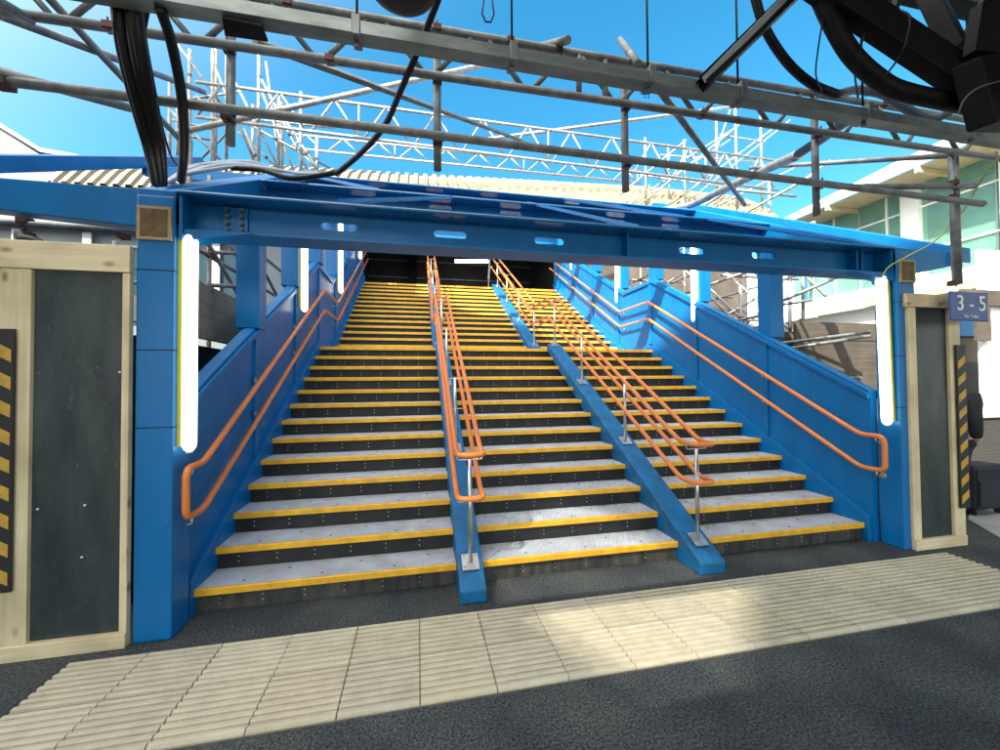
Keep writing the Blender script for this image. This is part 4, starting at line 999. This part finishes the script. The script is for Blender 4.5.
for k in range(4):   # fingers curled round the grip
    y = .118+.02*k
    skin_body('finger', [(.50, y+.03, .965, .010), (.535, y+.02, .945, .009), (.555, y+.01, .968, .008), (.54, y, .99, .007)], [(0, 1), (1, 2), (2, 3)], 'skin', pe, sub=1)
skin_body('thumb', [(.495, .13, .97, .012), (.515, .10, .985, .010), (.535, .105, .992, .008)], [(0, 1), (1, 2)], 'skin', pe, sub=1)
for s in (-1, 1):
    sm = skin_body('shoe', [(.06 if s > 0 else -.10, s*.1, .05, .05), (-.04 if s > 0 else -.2, s*.1, .045, .045), (-.12 if s > 0 else -.28, s*.1, .035, .035)], [(0, 1), (1, 2)], 'rubber', pe, sub=1)
m = MB()
for s in (-1, 1): m.lathe(Vector((-.098, s*.032-.02, 1.67)), [(.002, -.012), (.010, -.006), (.012, 0), (.010, .006), (.002, .012)], 10)
o_ = bpy.data.meshes.new('eyes'); o_.from_pydata(m.v, [], m.f); o_.materials.append(M['signwhite']); oo = bpy.data.objects.new('eyes', o_); COL.objects.link(oo); oo.parent = pe
skin_body('nose', [(-.09, -.02, 1.68, .010), (-.118, -.02, 1.645, .014)], [(0, 1)], 'skin', pe, sub=1)

# ------------------------------------------------------------------ unseen screen added behind the platform to cast shade over the stairs' foot
ss = thing('shade_screen', 'tall white screen added behind the viewer to shade the stairs and platform', 'scaffold', (-15, -8, 0), 'scaffolding')
em = Vector((.458, -.889, 0)); mm = Vector((.889, .458, 0)); face = mm*-17.0
def sheet(e0, e1, z0, z1):
    m = MB(); m.extr([face+em*e0+Vector((0, 0, z0)), face+em*e1+Vector((0, 0, z0)), face+em*e1+Vector((0, 0, z1)), face+em*e0+Vector((0, 0, z1))], -mm*.03)
    obj('sheet', m, 'sheet', ss)
E0, E1 = -8.5, 8.2
GAP = (3.45, 5.35, 19.35, 21.1)  # opening placed so a patch of sun reaches the lowest steps
sheet(E0, E1, 0, GAP[2]); sheet(E0, E1, GAP[3], 27.0); sheet(E0, GAP[0], GAP[2], GAP[3]); sheet(GAP[1], E1, GAP[2], GAP[3])
z = GAP[2]; k = 0
while z < GAP[3]:
    sheet(GAP[0], GAP[1], z, z+.098); z += .17  # slats across the opening weaken the sun patch
for e_ in (-8.2, -5.5, -2.8, 0.1, 3.2, 5.6, 8):
    m = MB(); p = face+em*e_-mm*.12; m.tube(p, p+Vector((0, 0, 27.6)), .0242, 8); obj('standard', m, 'galv', ss)

# ------------------------------------------------------------------ light
SD = Vector((.506, .506, -.698)).normalized()
sd = bpy.data.lights.new('sun', 'SUN'); sd.energy = 3.9; sd.angle = math.radians(.55); sd.color = (1.0, .93, .80)
so = bpy.data.objects.new('sun', sd); COL.objects.link(so); so.rotation_euler = SD.to_track_quat('-Z', 'Y').to_euler(); so.location = (-20, -20, 30)
FILL_GLOW = 19.0
w = bpy.data.worlds.new('World'); scene.world = w; w.use_nodes = True
N = w.node_tree.nodes; L = w.node_tree.links
sky = N.new('ShaderNodeTexSky'); sky.sky_type = 'NISHITA'; sky.sun_disc = False
sky.sun_elevation = math.asin(-SD.z); sky.sun_rotation = math.atan2(-SD.x, -SD.y)
sky.air_density = 1.0; sky.dust_density = .4; sky.ozone_density = 2.0; sky.altitude = 50
hs = N.new('ShaderNodeHueSaturation'); hs.inputs['Hue'].default_value = .478; hs.inputs['Saturation'].default_value = 1.36; hs.inputs['Value'].default_value = .78
L.new(sky.outputs['Color'], hs.inputs['Color'])
# warm glow added to the sky around the sun as fill light
tcw = N.new('ShaderNodeTexCoord'); dt = N.new('ShaderNodeVectorMath'); dt.operation = 'DOT_PRODUCT'
L.new(tcw.outputs['Generated'], dt.inputs[0]); dt.inputs[1].default_value = -SD
mx = N.new('ShaderNodeMath'); mx.operation = 'MAXIMUM'; mx.inputs[1].default_value = 0; L.new(dt.outputs['Value'], mx.inputs[0])
pw = N.new('ShaderNodeMath'); pw.operation = 'POWER'; pw.inputs[1].default_value = 2.5; L.new(mx.outputs[0], pw.inputs[0])
gl = N.new('ShaderNodeMixRGB'); gl.blend_type = 'MIX'; gl.inputs['Color1'].default_value = (0, 0, 0, 1); gl.inputs['Color2'].default_value = (FILL_GLOW*1.0, FILL_GLOW*.86, FILL_GLOW*.66, 1)
L.new(pw.outputs[0], gl.inputs['Fac'])
ad = N.new('ShaderNodeMixRGB'); ad.blend_type = 'ADD'; ad.inputs['Fac'].default_value = 1
L.new(hs.outputs['Color'], ad.inputs['Color1']); L.new(gl.outputs['Color'], ad.inputs['Color2'])
L.new(ad.outputs['Color'], N['Background'].inputs['Color'])
N['Background'].inputs['Strength'].default_value = .10
scene.view_settings.view_transform = 'Standard'; scene.view_settings.look = 'None'
scene.view_settings.exposure = 2.12; scene.view_settings.gamma = 1
scene.cycles.max_bounces = 8; scene.cycles.use_denoising = True
